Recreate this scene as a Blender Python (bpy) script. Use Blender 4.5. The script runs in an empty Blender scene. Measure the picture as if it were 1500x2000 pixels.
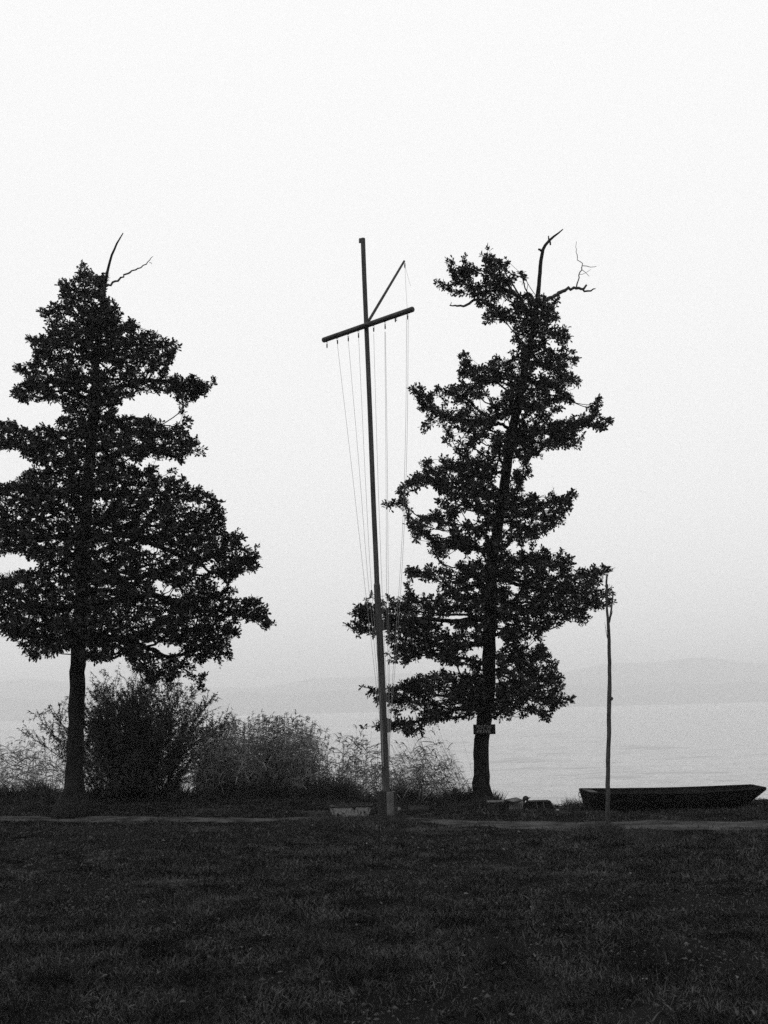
import bpy, math
import numpy as np
from mathutils import Vector

# ------------------------------------------------------------------ camera
sc = bpy.context.scene
F = 1932.0                                   # focal length in pixels of a 1500 px wide picture
PITCH, ROLL = math.radians(11.38), math.radians(1.45)
CAM = np.array([0.0, 0.0, 1.6])
fw = np.array([0, math.cos(PITCH), math.sin(PITCH)])
r0 = np.array([1.0, 0, 0]); u0 = np.array([0, -math.sin(PITCH), math.cos(PITCH)])
rt = r0 * math.cos(ROLL) - u0 * math.sin(ROLL)
up = u0 * math.cos(ROLL) + r0 * math.sin(ROLL)
cd = bpy.data.cameras.new('camera'); cam = bpy.data.objects.new('camera', cd)
sc.collection.objects.link(cam); sc.camera = cam
cd.sensor_fit = 'HORIZONTAL'; cd.sensor_width = 36.0; cd.lens = 36.0 * F / 1500.0
cd.clip_start = 0.1; cd.clip_end = 60000
from mathutils import Matrix
m = Matrix.Identity(4)
for i in range(3):
    m[i][0] = rt[i]; m[i][1] = up[i]; m[i][2] = -fw[i]; m[i][3] = CAM[i]
cam.matrix_world = m

# ------------------------------------------------------------------ world, sun, exposure
SUN_EL, SUN_AZ = math.radians(52), math.radians(215)
w = bpy.data.worlds.new('World'); sc.world = w; w.use_nodes = True
nt = w.node_tree; nt.nodes.clear()
sky = nt.nodes.new('ShaderNodeTexSky'); sky.sky_type = 'NISHITA'; sky.sun_disc = False
sky.sun_elevation = SUN_EL; sky.sun_rotation = SUN_AZ
sky.dust_density = 4.0
bw = nt.nodes.new('ShaderNodeRGBToBW')
mx = nt.nodes.new('ShaderNodeMix'); mx.data_type = 'RGBA'; mx.inputs['Factor'].default_value = 0.88
bg = nt.nodes.new('ShaderNodeBackground'); bg.inputs['Strength'].default_value = 0.1
wo = nt.nodes.new('ShaderNodeOutputWorld')
nt.links.new(sky.outputs[0], bw.inputs[0]); nt.links.new(bw.outputs[0], mx.inputs['A'])
mx.inputs['B'].default_value = (11.6, 11.6, 11.6, 1)      # the closed cloud layer
nt.links.new(mx.outputs['Result'], bg.inputs['Color']); nt.links.new(bg.outputs[0], wo.inputs['Surface'])
sd = bpy.data.lights.new('sun', 'SUN'); sd.energy = 0.6; sd.angle = math.radians(30); sd.color = (1, 1, 1)
so = bpy.data.objects.new('sun', sd); sc.collection.objects.link(so)
sdir = Vector((math.sin(SUN_AZ) * math.cos(SUN_EL), math.cos(SUN_AZ) * math.cos(SUN_EL), math.sin(SUN_EL)))
so.rotation_euler = (-sdir).to_track_quat('-Z', 'Y').to_euler(); so.location = (0, 0, 40)
vs = sc.view_settings; vs.view_transform = 'Standard'; vs.look = 'None'; vs.exposure = 0.0; vs.gamma = 1.0
vs.use_curve_mapping = False
sc.cycles.use_denoising = False; sc.cycles.sample_clamp_indirect = 4.0
sc.cycles.max_bounces = 8; sc.cycles.volume_bounces = 3

# ------------------------------------------------------------------ helpers
col = sc.collection
rng = np.random.default_rng(7)
NP = np.array

def ray(x, y):
    d = fw * F + rt * (x - 750.0) + up * (1000.0 - y)
    return d / np.linalg.norm(d)
def at(x, y, Y):                              # the point of a pixel's line of sight at a given distance
    d = ray(x, y); return CAM + d * (Y / d[1])
def ats(xs, ys, Ys):
    d = fw * F + np.outer(xs - 750.0, rt) + np.outer(1000.0 - ys, up)
    return CAM + d * (Ys / d[:, 1])[:, None]
def gnd(x, y, z=0.0):
    d = ray(x, y); return CAM + d * ((z - CAM[2]) / d[2])
def px(n, Y): return n * Y / F                # pixel length to metres at distance Y

def unit(v):
    return v / np.maximum(np.linalg.norm(v, axis=-1, keepdims=True), 1e-9)

def tag(o, label=None, cat=None, group=None, kind=None):
    if label: o['label'] = label
    if cat: o['category'] = cat
    if group: o['group'] = group
    if kind: o['kind'] = kind
    return o
def thing(name, loc, label, cat, group=None):
    o = bpy.data.objects.new(name, None); col.objects.link(o)
    o.location = loc; o.empty_display_size = 0.1
    return tag(o, label, cat, group)
def obj(name, me, mat, parent=None, smooth=False):
    if mat and not me.materials: me.materials.append(mat)
    o = bpy.data.objects.new(name, me); col.objects.link(o)
    if parent is not None:
        o.parent = parent
        p = Vector((0, 0, 0)); q = parent
        while q is not None: p += q.location; q = q.parent
        o.location = -p                       # meshes are given in world coordinates
    if smooth: me.polygons.foreach_set('use_smooth', np.ones(len(me.polygons), bool))
    return o
def np_mesh(name, v, f):
    v = np.asarray(v, np.float32); f = np.asarray(f, np.int32); n, k = f.shape
    me = bpy.data.meshes.new(name)
    me.vertices.add(len(v)); me.vertices.foreach_set('co', v.ravel())
    me.loops.add(n * k); me.loops.foreach_set('vertex_index', f.ravel())
    me.polygons.add(n); me.polygons.foreach_set('loop_start', np.arange(0, n * k, k, dtype=np.int32))
    me.polygons.foreach_set('loop_total', np.full(n, k, np.int32))
    me.update(calc_edges=True); me.validate()
    return me
class MB:
    def __init__(s): s.v = []; s.f = []
    def add(s, v, f):
        b = len(s.v); s.v += [tuple(map(float, p)) for p in v]; s.f += [tuple(b + i for i in q) for q in f]; return s
    def box(s, c, sx, sy, sz, rz=0.0, rx=0.0, ry=0.0, taper=1.0, bev=0.0):
        from mathutils import Euler
        R = np.array(Euler((rx, ry, rz)).to_matrix())
        if bev <= 0:
            v = NP([[a * sx / 2 * (taper if cz < 0 else 1), b * sy / 2 * (taper if cz < 0 else 1), cz * sz / 2]
                    for cz in (-1, 1) for a, b in ((-1, -1), (1, -1), (1, 1), (-1, 1))])
            return s.add(v @ R.T + NP(c), [(3, 2, 1, 0), (4, 5, 6, 7), (0, 1, 5, 4), (1, 2, 6, 5), (2, 3, 7, 6), (3, 0, 4, 7)])
        rings = []
        for zz, ins in ((-sz/2, bev), (-sz/2 + bev, 0), (sz/2 - bev, 0), (sz/2, bev)):
            k = taper + (1 - taper) * (zz / sz + .5)
            hx, hy = sx/2*k, sy/2*k; e = bev
            rings.append([(hx-ins-e*(ins == 0), -hy+ins, zz), (hx-ins, -hy+ins+e*(ins == 0), zz), (hx-ins, hy-ins-e*(ins == 0), zz), (hx-ins-e*(ins == 0), hy-ins, zz),
                          (-hx+ins+e*(ins == 0), hy-ins, zz), (-hx+ins, hy-ins-e*(ins == 0), zz), (-hx+ins, -hy+ins+e*(ins == 0), zz), (-hx+ins+e*(ins == 0), -hy+ins, zz)])
        v = NP(rings).reshape(-1, 3); f = []
        for i in range(3):
            for j in range(8):
                f.append((i*8+j, i*8+(j+1) % 8, (i+1)*8+(j+1) % 8, (i+1)*8+j))
        f.append(tuple(range(7, -1, -1))); f.append(tuple(range(24, 32)))
        return s.add(v @ R.T + NP(c), f)
    def tube(s, pts, rad, n=8, cap=True, wob=0.0, rg=None, flat=1.0, phase=0.0):
        pts = NP(pts, float); k = len(pts); rad = np.broadcast_to(NP(rad, float), (k,))
        t = np.gradient(pts, axis=0); t = unit(t)
        ref = NP([0.0, 0, 1]) if abs(t[:, 2]).mean() < 0.8 else NP([0.0, 1, 0])
        a = unit(np.cross(t, ref)); b = np.cross(t, a)
        ang = np.arange(n) * 2 * math.pi / n + phase
        R = rad[:, None] * np.ones((1, n))
        if wob and rg is not None: R = R * (1 + rg.normal(0, wob, (k, n)))
        v = pts[:, None, :] + (a[:, None, :] * np.cos(ang)[None, :, None] * flat + b[:, None, :] * np.sin(ang)[None, :, None]) * R[:, :, None]
        f = [(i*n+j, i*n+(j+1) % n, (i+1)*n+(j+1) % n, (i+1)*n+j) for i in range(k-1) for j in range(n)]
        if cap: f += [tuple(range(n-1, -1, -1)), tuple((k-1)*n+j for j in range(n))]
        return s.add(v.reshape(-1, 3), f)
    def build(s, name, mat, parent=None, smooth=False):
        me = bpy.data.meshes.new(name); me.from_pydata(s.v, [], s.f); me.update()
        return obj(name, me, mat, parent, smooth)

def ribbons(start, d, length, droop, width, nseg=3, rg=rng, taper=1.0, side=None, basew=0.5):
    """curved flat blades: quads along a bending line; taper 1 ends in a point"""
    N = len(start); d = unit(d)
    length = np.broadcast_to(length, (N,)); droop = np.broadcast_to(droop, (N,)); width = np.broadcast_to(width, (N,))
    if side is None: side = rg.normal(0, 1, (N, 3))
    sv = unit(np.cross(d, side))
    V = np.zeros((N, nseg + 1, 2, 3))
    for i in range(nseg + 1):
        t = i / nseg
        p = start + d * (length * t)[:, None]; p = p - NP([0, 0, 1.0]) * (droop * length * t * t)[:, None]
        wv = width * (basew + (1 - basew) * min(1, t * 3)) * (1 - taper * t ** 2.2) + 0.0004
        V[:, i, 0] = p - sv * wv[:, None] / 2; V[:, i, 1] = p + sv * wv[:, None] / 2
    idx = np.arange(N)[:, None] * (2 * (nseg + 1))
    f = np.stack([np.concatenate([idx + 2*i, idx + 2*i + 1, idx + 2*i + 3, idx + 2*i + 2], 1) for i in range(nseg)], 1)
    return V.reshape(-1, 3), f.reshape(-1, 4)
def joinvf(parts):
    vs_, fs_, b = [], [], 0
    for v, f in parts: vs_.append(v); fs_.append(f + b); b += len(v)
    return np.concatenate(vs_), np.concatenate(fs_)

# ------------------------------------------------------------------ materials (a black and white picture: greys)
def mat(name, a, b=None, scale=8.0, rough=0.85, bump=0.0, bscale=None, stretch=(1, 1, 1), island=0.0, spec=0.3, detail=6.0, contrast=(0.3, 0.7), trans=0.0):
    m = bpy.data.materials.new(name); m.use_nodes = True; n = m.node_tree.nodes; L = m.node_tree.links
    p = n['Principled BSDF']; p.inputs['Roughness'].default_value = rough; p.inputs['Specular IOR Level'].default_value = spec
    b = a if b is None else b
    tc = n.new('ShaderNodeTexCoord'); mp = n.new('ShaderNodeMapping'); mp.inputs['Scale'].default_value = stretch
    L.new(tc.outputs['Object'], mp.inputs['Vector'])
    tx = n.new('ShaderNodeTexNoise'); tx.inputs['Scale'].default_value = scale; tx.inputs['Detail'].default_value = detail
    L.new(mp.outputs[0], tx.inputs['Vector'])
    rp = n.new('ShaderNodeValToRGB'); e = rp.color_ramp.elements
    e[0].position, e[1].position = contrast; e[0].color = (a, a, a, 1); e[1].color = (b, b, b, 1)
    L.new(tx.outputs['Fac'], rp.inputs[0]); out = rp.outputs[0]
    if island:
        g = n.new('ShaderNodeNewGeometry'); mr = n.new('ShaderNodeMapRange')
        mr.inputs['To Min'].default_value = 1 - island; mr.inputs['To Max'].default_value = 1 + island
        L.new(g.outputs['Random Per Island'], mr.inputs['Value'])
        mm = n.new('ShaderNodeMix'); mm.data_type = 'RGBA'; mm.blend_type = 'MULTIPLY'; mm.inputs['Factor'].default_value = 1
        L.new(out, mm.inputs['A']); L.new(mr.outputs[0], mm.inputs['B']); out = mm.outputs['Result']
    L.new(out, p.inputs['Base Color'])
    if bump:
        t2 = n.new('ShaderNodeTexNoise'); t2.inputs['Scale'].default_value = bscale or scale * 3; t2.inputs['Detail'].default_value = 8
        L.new(mp.outputs[0], t2.inputs['Vector'])
        bn = n.new('ShaderNodeBump'); bn.inputs['Strength'].default_value = min(1, bump); bn.inputs['Distance'].default_value = 0.02
        L.new(t2.outputs['Fac'], bn.inputs['Height']); L.new(bn.outputs[0], p.inputs['Normal'])
    return m
M = dict(
    soil=mat('soil', 0.012, 0.03, 1.3, 0.95, 0.8, 40, spec=0.0),
    gravel=mat('gravel', 0.02, 0.085, 3.2, 0.95, 1.0, 60, spec=0.0, contrast=(.32, .66), detail=12.0),
    grass=mat('grass', 0.006, 0.044, 2.2, 0.9, spec=0.06, island=0.95, contrast=(.35, .65)),
    weeds=mat('weeds', 0.02, 0.05, 2.0, 0.9, spec=0.06, island=0.5),
    reed=mat('reed', 0.10, 0.24, 1.5, 0.8, spec=0.1, island=0.5),
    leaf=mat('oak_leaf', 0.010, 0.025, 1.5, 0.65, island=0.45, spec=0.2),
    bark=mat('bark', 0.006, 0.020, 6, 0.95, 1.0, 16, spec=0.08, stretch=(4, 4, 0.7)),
    dead=mat('dead_wood', 0.016, 0.045, 9, 0.9, 0.8, 25, stretch=(2, 2, 0.8)),
    willow=mat('willow_leaf', 0.035, 0.08, 2, 0.8, spec=0.1, island=0.5),
    mast=mat('mast_wood', 0.018, 0.06, 7, 0.8, 0.6, 40, stretch=(6, 6, 0.35), contrast=(.3, .75)),
    mast2=mat('mast_old_wood', 0.022, 0.075, 6, 0.85, 0.8, 40, stretch=(7, 7, 0.3), contrast=(.35, .75)),
    yard=mat('yard_wood', 0.015, 0.055, 8, 0.75, 0.5, 40, contrast=(.35, .75)),
    post=mat('post_wood', 0.05, 0.11, 9, 0.9, 0.6, 40, stretch=(4, 4, 0.5)),
    darkpost=mat('dark_post_wood', 0.008, 0.02, 9, 0.9, 0.6, 40, stretch=(4, 4, 0.5)),
    iron=mat('iron', 0.025, 0.05, 20, 0.6, spec=0.5),
    rope=mat('rope', 0.16, 0.24, 60, 0.9),
    sign=mat('sign_board', 0.008, 0.014, 20, 0.7, spec=0.15), letter=mat('sign_letter', 0.25, 0.4, 40, 0.8),
    hull=mat('hull_paint', 0.004, 0.012, 5, 0.8, 0.4, 30, spec=0.04), hullin=mat('boat_inside', 0.02, 0.05, 7, 0.9),
    flake=mat('flaking_paint', 0.012, 0.19, 13, 0.9, 0.9, 30, contrast=(.36, .50), stretch=(1.6, 1.6, .7), detail=10.0, spec=0.05),
    crate=mat('grey_slats', 0.05, 0.16, 12, 0.95, 0.5, 30, spec=0.05),
    tub=mat('dark_tub', 0.005, 0.012, 12, 0.9, spec=0.02), rim=mat('tub_rim', 0.03, 0.05, 12, 0.7),
    stone=mat('stone', 0.025, 0.06, 9, 0.95, 1.0, 30), pale=mat('pale_stone', 0.12, 0.2, 9, 0.95, 0.6, 30),
    boulder=mat('boulder_rock', 0.014, 0.035, 9, 0.95, 1.0, 30, spec=0.02),
    dry=mat('dry_leaf', 0.02, 0.08, 5, 0.9, spec=0.05, island=0.5),
    feather=mat('feather', 0.012, 0.03, 30, 0.8), headf=mat('head_feather', 0.006, 0.012, 30, 0.5), white=mat('white_collar', 0.75, 0.8, 30, 0.8), bill=mat('bill', 0.09, 0.12, 30, 0.5),
    hill=mat('wooded_hill', 0.02, 0.045, 0.004, 1.0, spec=0.0),
)
def ground_mat():
    m = mat('lawn_soil', 0.006, 0.016, 0.9, 0.95, 0.9, 35, spec=0.0); n = m.node_tree.nodes; L = m.node_tree.links
    p = n['Principled BSDF']; base = p.inputs['Base Color'].links[0].from_socket
    tc = n.new('ShaderNodeTexCoord')
    t = n.new('ShaderNodeTexNoise'); t.inputs['Scale'].default_value = 0.55; t.inputs['Detail'].default_value = 5; t.inputs['Roughness'].default_value = .65
    L.new(tc.outputs['Object'], t.inputs['Vector'])
    r = n.new('ShaderNodeValToRGB'); r.color_ramp.elements[0].position = .56; r.color_ramp.elements[1].position = .66
    L.new(t.outputs['Fac'], r.inputs[0])
    t2 = n.new('ShaderNodeTexNoise'); t2.inputs['Scale'].default_value = 45; t2.inputs['Detail'].default_value = 3
    L.new(tc.outputs['Object'], t2.inputs['Vector'])
    r2 = n.new('ShaderNodeValToRGB'); r2.color_ramp.elements[0].color = (.015, .015, .015, 1); r2.color_ramp.elements[1].color = (.085, .085, .085, 1)
    r2.color_ramp.elements[0].position = .4; r2.color_ramp.elements[1].position = .65
    L.new(t2.outputs['Fac'], r2.inputs[0])
    mm = n.new('ShaderNodeMix'); mm.data_type = 'RGBA'
    L.new(r.outputs[0], mm.inputs['Factor']); L.new(base, mm.inputs['A']); L.new(r2.outputs[0], mm.inputs['B'])
    L.new(mm.outputs['Result'], p.inputs['Base Color'])
    return m
M['lawn'] = ground_mat()
def water_mat():
    m = bpy.data.materials.new('lake_water'); m.use_nodes = True; n = m.node_tree.nodes; L = m.node_tree.links
    p = n['Principled BSDF']; p.inputs['Base Color'].default_value = (.34, .34, .34, 1); p.inputs['Roughness'].default_value = .10
    p.inputs['IOR'].default_value = 1.38
    tc = n.new('ShaderNodeTexCoord'); mp = n.new('ShaderNodeMapping'); mp.inputs['Scale'].default_value = (0.30, 1.5, 1)
    mp.inputs['Rotation'].default_value = (0, 0, .12)
    L.new(tc.outputs['Object'], mp.inputs['Vector'])
    t = n.new('ShaderNodeTexNoise'); t.inputs['Scale'].default_value = 0.55; t.inputs['Detail'].default_value = 5; t.inputs['Roughness'].default_value = .6
    L.new(mp.outputs[0], t.inputs['Vector'])
    b = n.new('ShaderNodeBump'); b.inputs['Strength'].default_value = 1.0; b.inputs['Distance'].default_value = 0.35
    L.new(t.outputs['Fac'], b.inputs['Height']); L.new(b.outputs[0], p.inputs['Normal'])
    return m
M['water'] = water_mat()

# ------------------------------------------------------------------ ground, path, lake, hills
WATER_Z = -0.45
BX = NP([-400, -30, -9, -5, -3.5, -1.2, 0.1, 1.0, 1.7, 2.1, 2.8, 5.2, 9, 30, 400.0])
BY = NP([60, 26, 22.6, 21.2, 20.9, 20.3, 19.2, 18.7, 18.4, 17.5, 17.15, 17.0, 17.2, 21, 60.0])
def bank(x): return np.interp(x, BX, BY) + 0.12 * np.sin(x * 2.3) + 0.07 * np.sin(x * 5.1 + 1)
def fbm(x, y):
    return (np.sin(x * 1.3 + 1.7 * np.sin(y * .7)) * np.cos(y * 1.1 + 1.3 * np.sin(x * .9)) * .5
            + np.sin(x * 3.1 + y * 1.9 + 2) * .25 + np.sin(x * 5.3 - y * 6.1) * .12)
def hgt(x, y):
    near = np.exp(-((np.abs(x) / 40) ** 4)) * np.exp(-((np.abs(y - 12) / 40) ** 4))
    h = 0.025 * fbm(x, y) * near
    h = h + .028 * np.exp(-((x + .30) / .95) ** 4 - ((y - 15.15) / .42) ** 2)      # low mound round the mast foot
    d = y - bank(x)
    h = h - np.clip(d, 0, 3.2) * 0.33 - 0.06 * np.clip((d + .5) / .5, 0, 1) * (d < 0)
    return h
gx = np.unique(np.round(np.concatenate([np.linspace(-400, -40, 19), np.linspace(-40, -14, 27), np.arange(-14, 14.01, .14), np.linspace(14, 40, 27), np.linspace(40, 400, 19)]), 3))
gy = np.unique(np.round(np.concatenate([np.linspace(-300, -20, 15), np.linspace(-20, 3, 24), np.arange(3, 24.01, .14), np.linspace(24, 70, 40)]), 3))
X, Y = np.meshgrid(gx, gy); Z = hgt(X, Y)
ii = np.arange(len(gy) * len(gx)).reshape(len(gy), len(gx))
GF = np.stack([ii[:-1, :-1], ii[:-1, 1:], ii[1:, 1:], ii[1:, :-1]], -1).reshape(-1, 4)
tag(obj('ground', np_mesh('ground', np.stack([X, Y, Z], -1).reshape(-1, 3), GF), M['lawn'], smooth=True), 'dark uneven lawn running down to the lake bank', 'ground', kind='structure')

# path: a worn gravel track crossing the lawn behind the mast
def path_mid(x): return np.interp(x, [-12, -5, -3.9, -2.1, -1.2, -.4, .3, 1.0, 2.35, 3.0, 6, 14], [18.4, 16.8, 16.46, 15.95, 15.95, 15.8, 15.2, 14.7, 14.15, 14.0, 13.4, 12.2])
def path_half(x): return np.interp(x, [-12, -3.9, -2.1, -1.2, -.4, .3, 1.0, 2.4, 6, 14], [.5, .36, .27, .12, .03, .16, .42, .55, .6, .7]) * (1 + .13 * np.sin(x * 3.7) + .12 * np.sin(x * 9.1))
xs = np.arange(-14, 14.01, .12); K = 9
PX = np.repeat(xs[:, None], K, 1); T = np.linspace(-1, 1, K)
PY = path_mid(xs)[:, None] + path_half(xs)[:, None] * T[None]
PZ = hgt(PX, PY) + 0.012 - 0.03 * (np.abs(T)[None] > .99)
ii = np.arange(len(xs) * K).reshape(len(xs), K)
tag(obj('path', np_mesh('path', np.stack([PX, PY, PZ], -1).reshape(-1, 3), np.stack([ii[:-1, :-1], ii[1:, :-1], ii[1:, 1:], ii[:-1, 1:]], -1).reshape(-1, 4)), M['gravel'], smooth=True),
    'pale worn gravel track crossing the lawn', 'path', kind='structure')

rw = np.random.default_rng(3)
wx = np.unique(np.concatenate([[-9000, -2500, -600, -150, -60], np.linspace(-40, -16, 10), np.arange(-16, 18.01, .22), np.linspace(18, 44, 10), [70, 150, 600, 2500, 9000]]))
wy = [13.0, 15.0]; st = .07
while wy[-1] < 150: wy.append(wy[-1] + st); st *= 1.0052
wy = np.concatenate([wy, [180, 230, 320, 500, 900, 1800, 4000, 9500]])
WX, WY = np.meshgrid(wx, wy); WZ = np.zeros_like(WX)
for i_ in range(16):
    lam = rw.uniform(.7, 3.2); th = math.pi / 2 + rw.normal(.10, .22); kx, ky = 2 * math.pi / lam * math.cos(th), 2 * math.pi / lam * math.sin(th)
    WZ += .0078 * lam ** 1.1 * np.sin(kx * WX + ky * WY + rw.uniform(0, 6.3)) * (.6 + .4 * np.sin(WX * rw.uniform(.2, .9) + WY * rw.uniform(.05, .3) + i_))
WZ *= np.clip((16 - np.abs(WX - 1)) / 4, 0, 1) * np.clip((150 - WY) / 60, 0, 1) * np.clip((WY - 15) / 1.5, 0, 1)
ii = np.arange(WX.size).reshape(WX.shape)
tag(obj('lake', np_mesh('lake', np.stack([WX, WY, WZ + WATER_Z], -1).reshape(-1, 3), np.stack([ii[:-1, :-1], ii[:-1, 1:], ii[1:, 1:], ii[1:, :-1]], -1).reshape(-1, 4)), M['water'], smooth=True), 'pale rippled lake reaching to the hazy far shore', 'water', kind='structure')

def ridge(name, dist, depth, prof, label):
    xs = np.linspace(-7000, 7000, 180); K = 9
    z = NP([prof(x) for x in xs]); T = np.linspace(0, 1, K)
    Xh = np.repeat(xs[:, None], K, 1); Yh = dist + depth * np.repeat(T[None], len(xs), 0)
    Zh = z[:, None] * np.sin(T * math.pi)[None] ** .8 + WATER_Z - .5
    ii = np.arange(len(xs) * K).reshape(len(xs), K)
    tag(obj(name, np_mesh(name, np.stack([Xh, Yh, Zh], -1).reshape(-1, 3), np.stack([ii[:-1, :-1], ii[1:, :-1], ii[1:, 1:], ii[:-1, 1:]], -1).reshape(-1, 4)), M['hill'], smooth=True), label, 'hill', kind='structure')
ridge('near_hills', 4100, 900, lambda x: 100 + 14 * math.sin(x / 420 + 1.0) + 8 * math.sin(x / 170) + 6 * math.sin(x / 61), 'low wooded shore hills fading in the haze')
ridge('far_hills', 5200, 1300, lambda x: 205 + 30 * math.sin(x / 760 - 0.5) + 22 * math.sin(x / 300 + 2) + 9 * math.sin(x / 90), 'higher far hills almost lost in the haze')

# ------------------------------------------------------------------ haze
hz = bpy.data.materials.new('haze'); hz.use_nodes = True; hn = hz.node_tree.nodes; hn.clear()
ho = hn.new('ShaderNodeOutputMaterial'); hv = hn.new('ShaderNodeVolumePrincipled')
hv.inputs['Color'].default_value = (.88, .88, .88, 1); hv.inputs['Density'].default_value = 0.0005; hv.inputs['Anisotropy'].default_value = 0.0
hz.node_tree.links.new(hv.outputs[0], ho.inputs['Volume'])
tag(MB().box((0, 4300, 131), 20000, 11200, 296).build('haze', hz), 'even pale haze over the lake and far hills', 'haze', kind='stuff')

# ------------------------------------------------------------------ oak trees
def pip(p, poly):
    x, y = p[:, 0], p[:, 1]; ins = np.zeros(len(p), bool); n = len(poly)
    for i in range(n):
        x1, y1 = poly[i]; x2, y2 = poly[(i + 1) % n]
        if y1 == y2: continue
        c = ((y1 > y) != (y2 > y)) & (x < (x2 - x1) * (y - y1) / (y2 - y1) + x1); ins ^= c
    return ins
def poly(o, s, pts): return NP(pts, float) / s + NP(o, float)
LEAF = NP([(0, 0), (.16, .22), (.11, .34), (.29, .52), (.19, .64), (.24, .84), (0, 1.0), (-.24, .84), (-.19, .64), (-.29, .52), (-.11, .34), (-.16, .22)])
def leaves(pos, d, nrm, size, rg):
    """lobed oak leaves folded along the midrib"""
    N = len(pos); d = unit(d); s = unit(np.cross(d, nrm)); n = np.cross(s, d)
    K = 9
    rim = LEAF
    mid = NP([(0, .34), (0, .64)])
    base = np.concatenate([rim, mid])
    zz = np.abs(base[:, 0]) * .35 - .12 * base[:, 1] ** 2
    V = pos[:, None] + size[:, None, None] * (s[:, None] * base[None, :, :1] * .92 + d[:, None] * base[None, :, 1:2] + n[:, None] * zz[None, :, None])
    A, B = 12, 13
    fr = [(0, 1, A), (1, 2, A), (2, 3, A), (A, 3, B), (3, 4, B), (4, 5, B), (5, 6, B)]
    mir = lambda i: i if i in (0, 6, A, B) else 12 - i
    fr = fr + [tuple(mir(i) for i in t[::-1]) for t in fr]
    f = (np.arange(N)[:, None, None] * len(base) + NP(fr)[None]).reshape(-1, 3)
    return V.reshape(-1, 3), f

def resample(P, R, step):
    P = NP(P, float); seg = np.linalg.norm(np.diff(P, axis=0), axis=1); s = np.concatenate([[0], np.cumsum(seg)])
    n = max(3, int(s[-1] / step)); t = np.linspace(0, s[-1], n)
    # smooth the polyline a little
    Q = np.stack([np.interp(t, s, P[:, i]) for i in range(3)], 1)
    for _ in range(2): Q[1:-1] = .25 * Q[:-2] + .5 * Q[1:-1] + .25 * Q[2:]
    return Q, np.interp(t, s, R)

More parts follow.
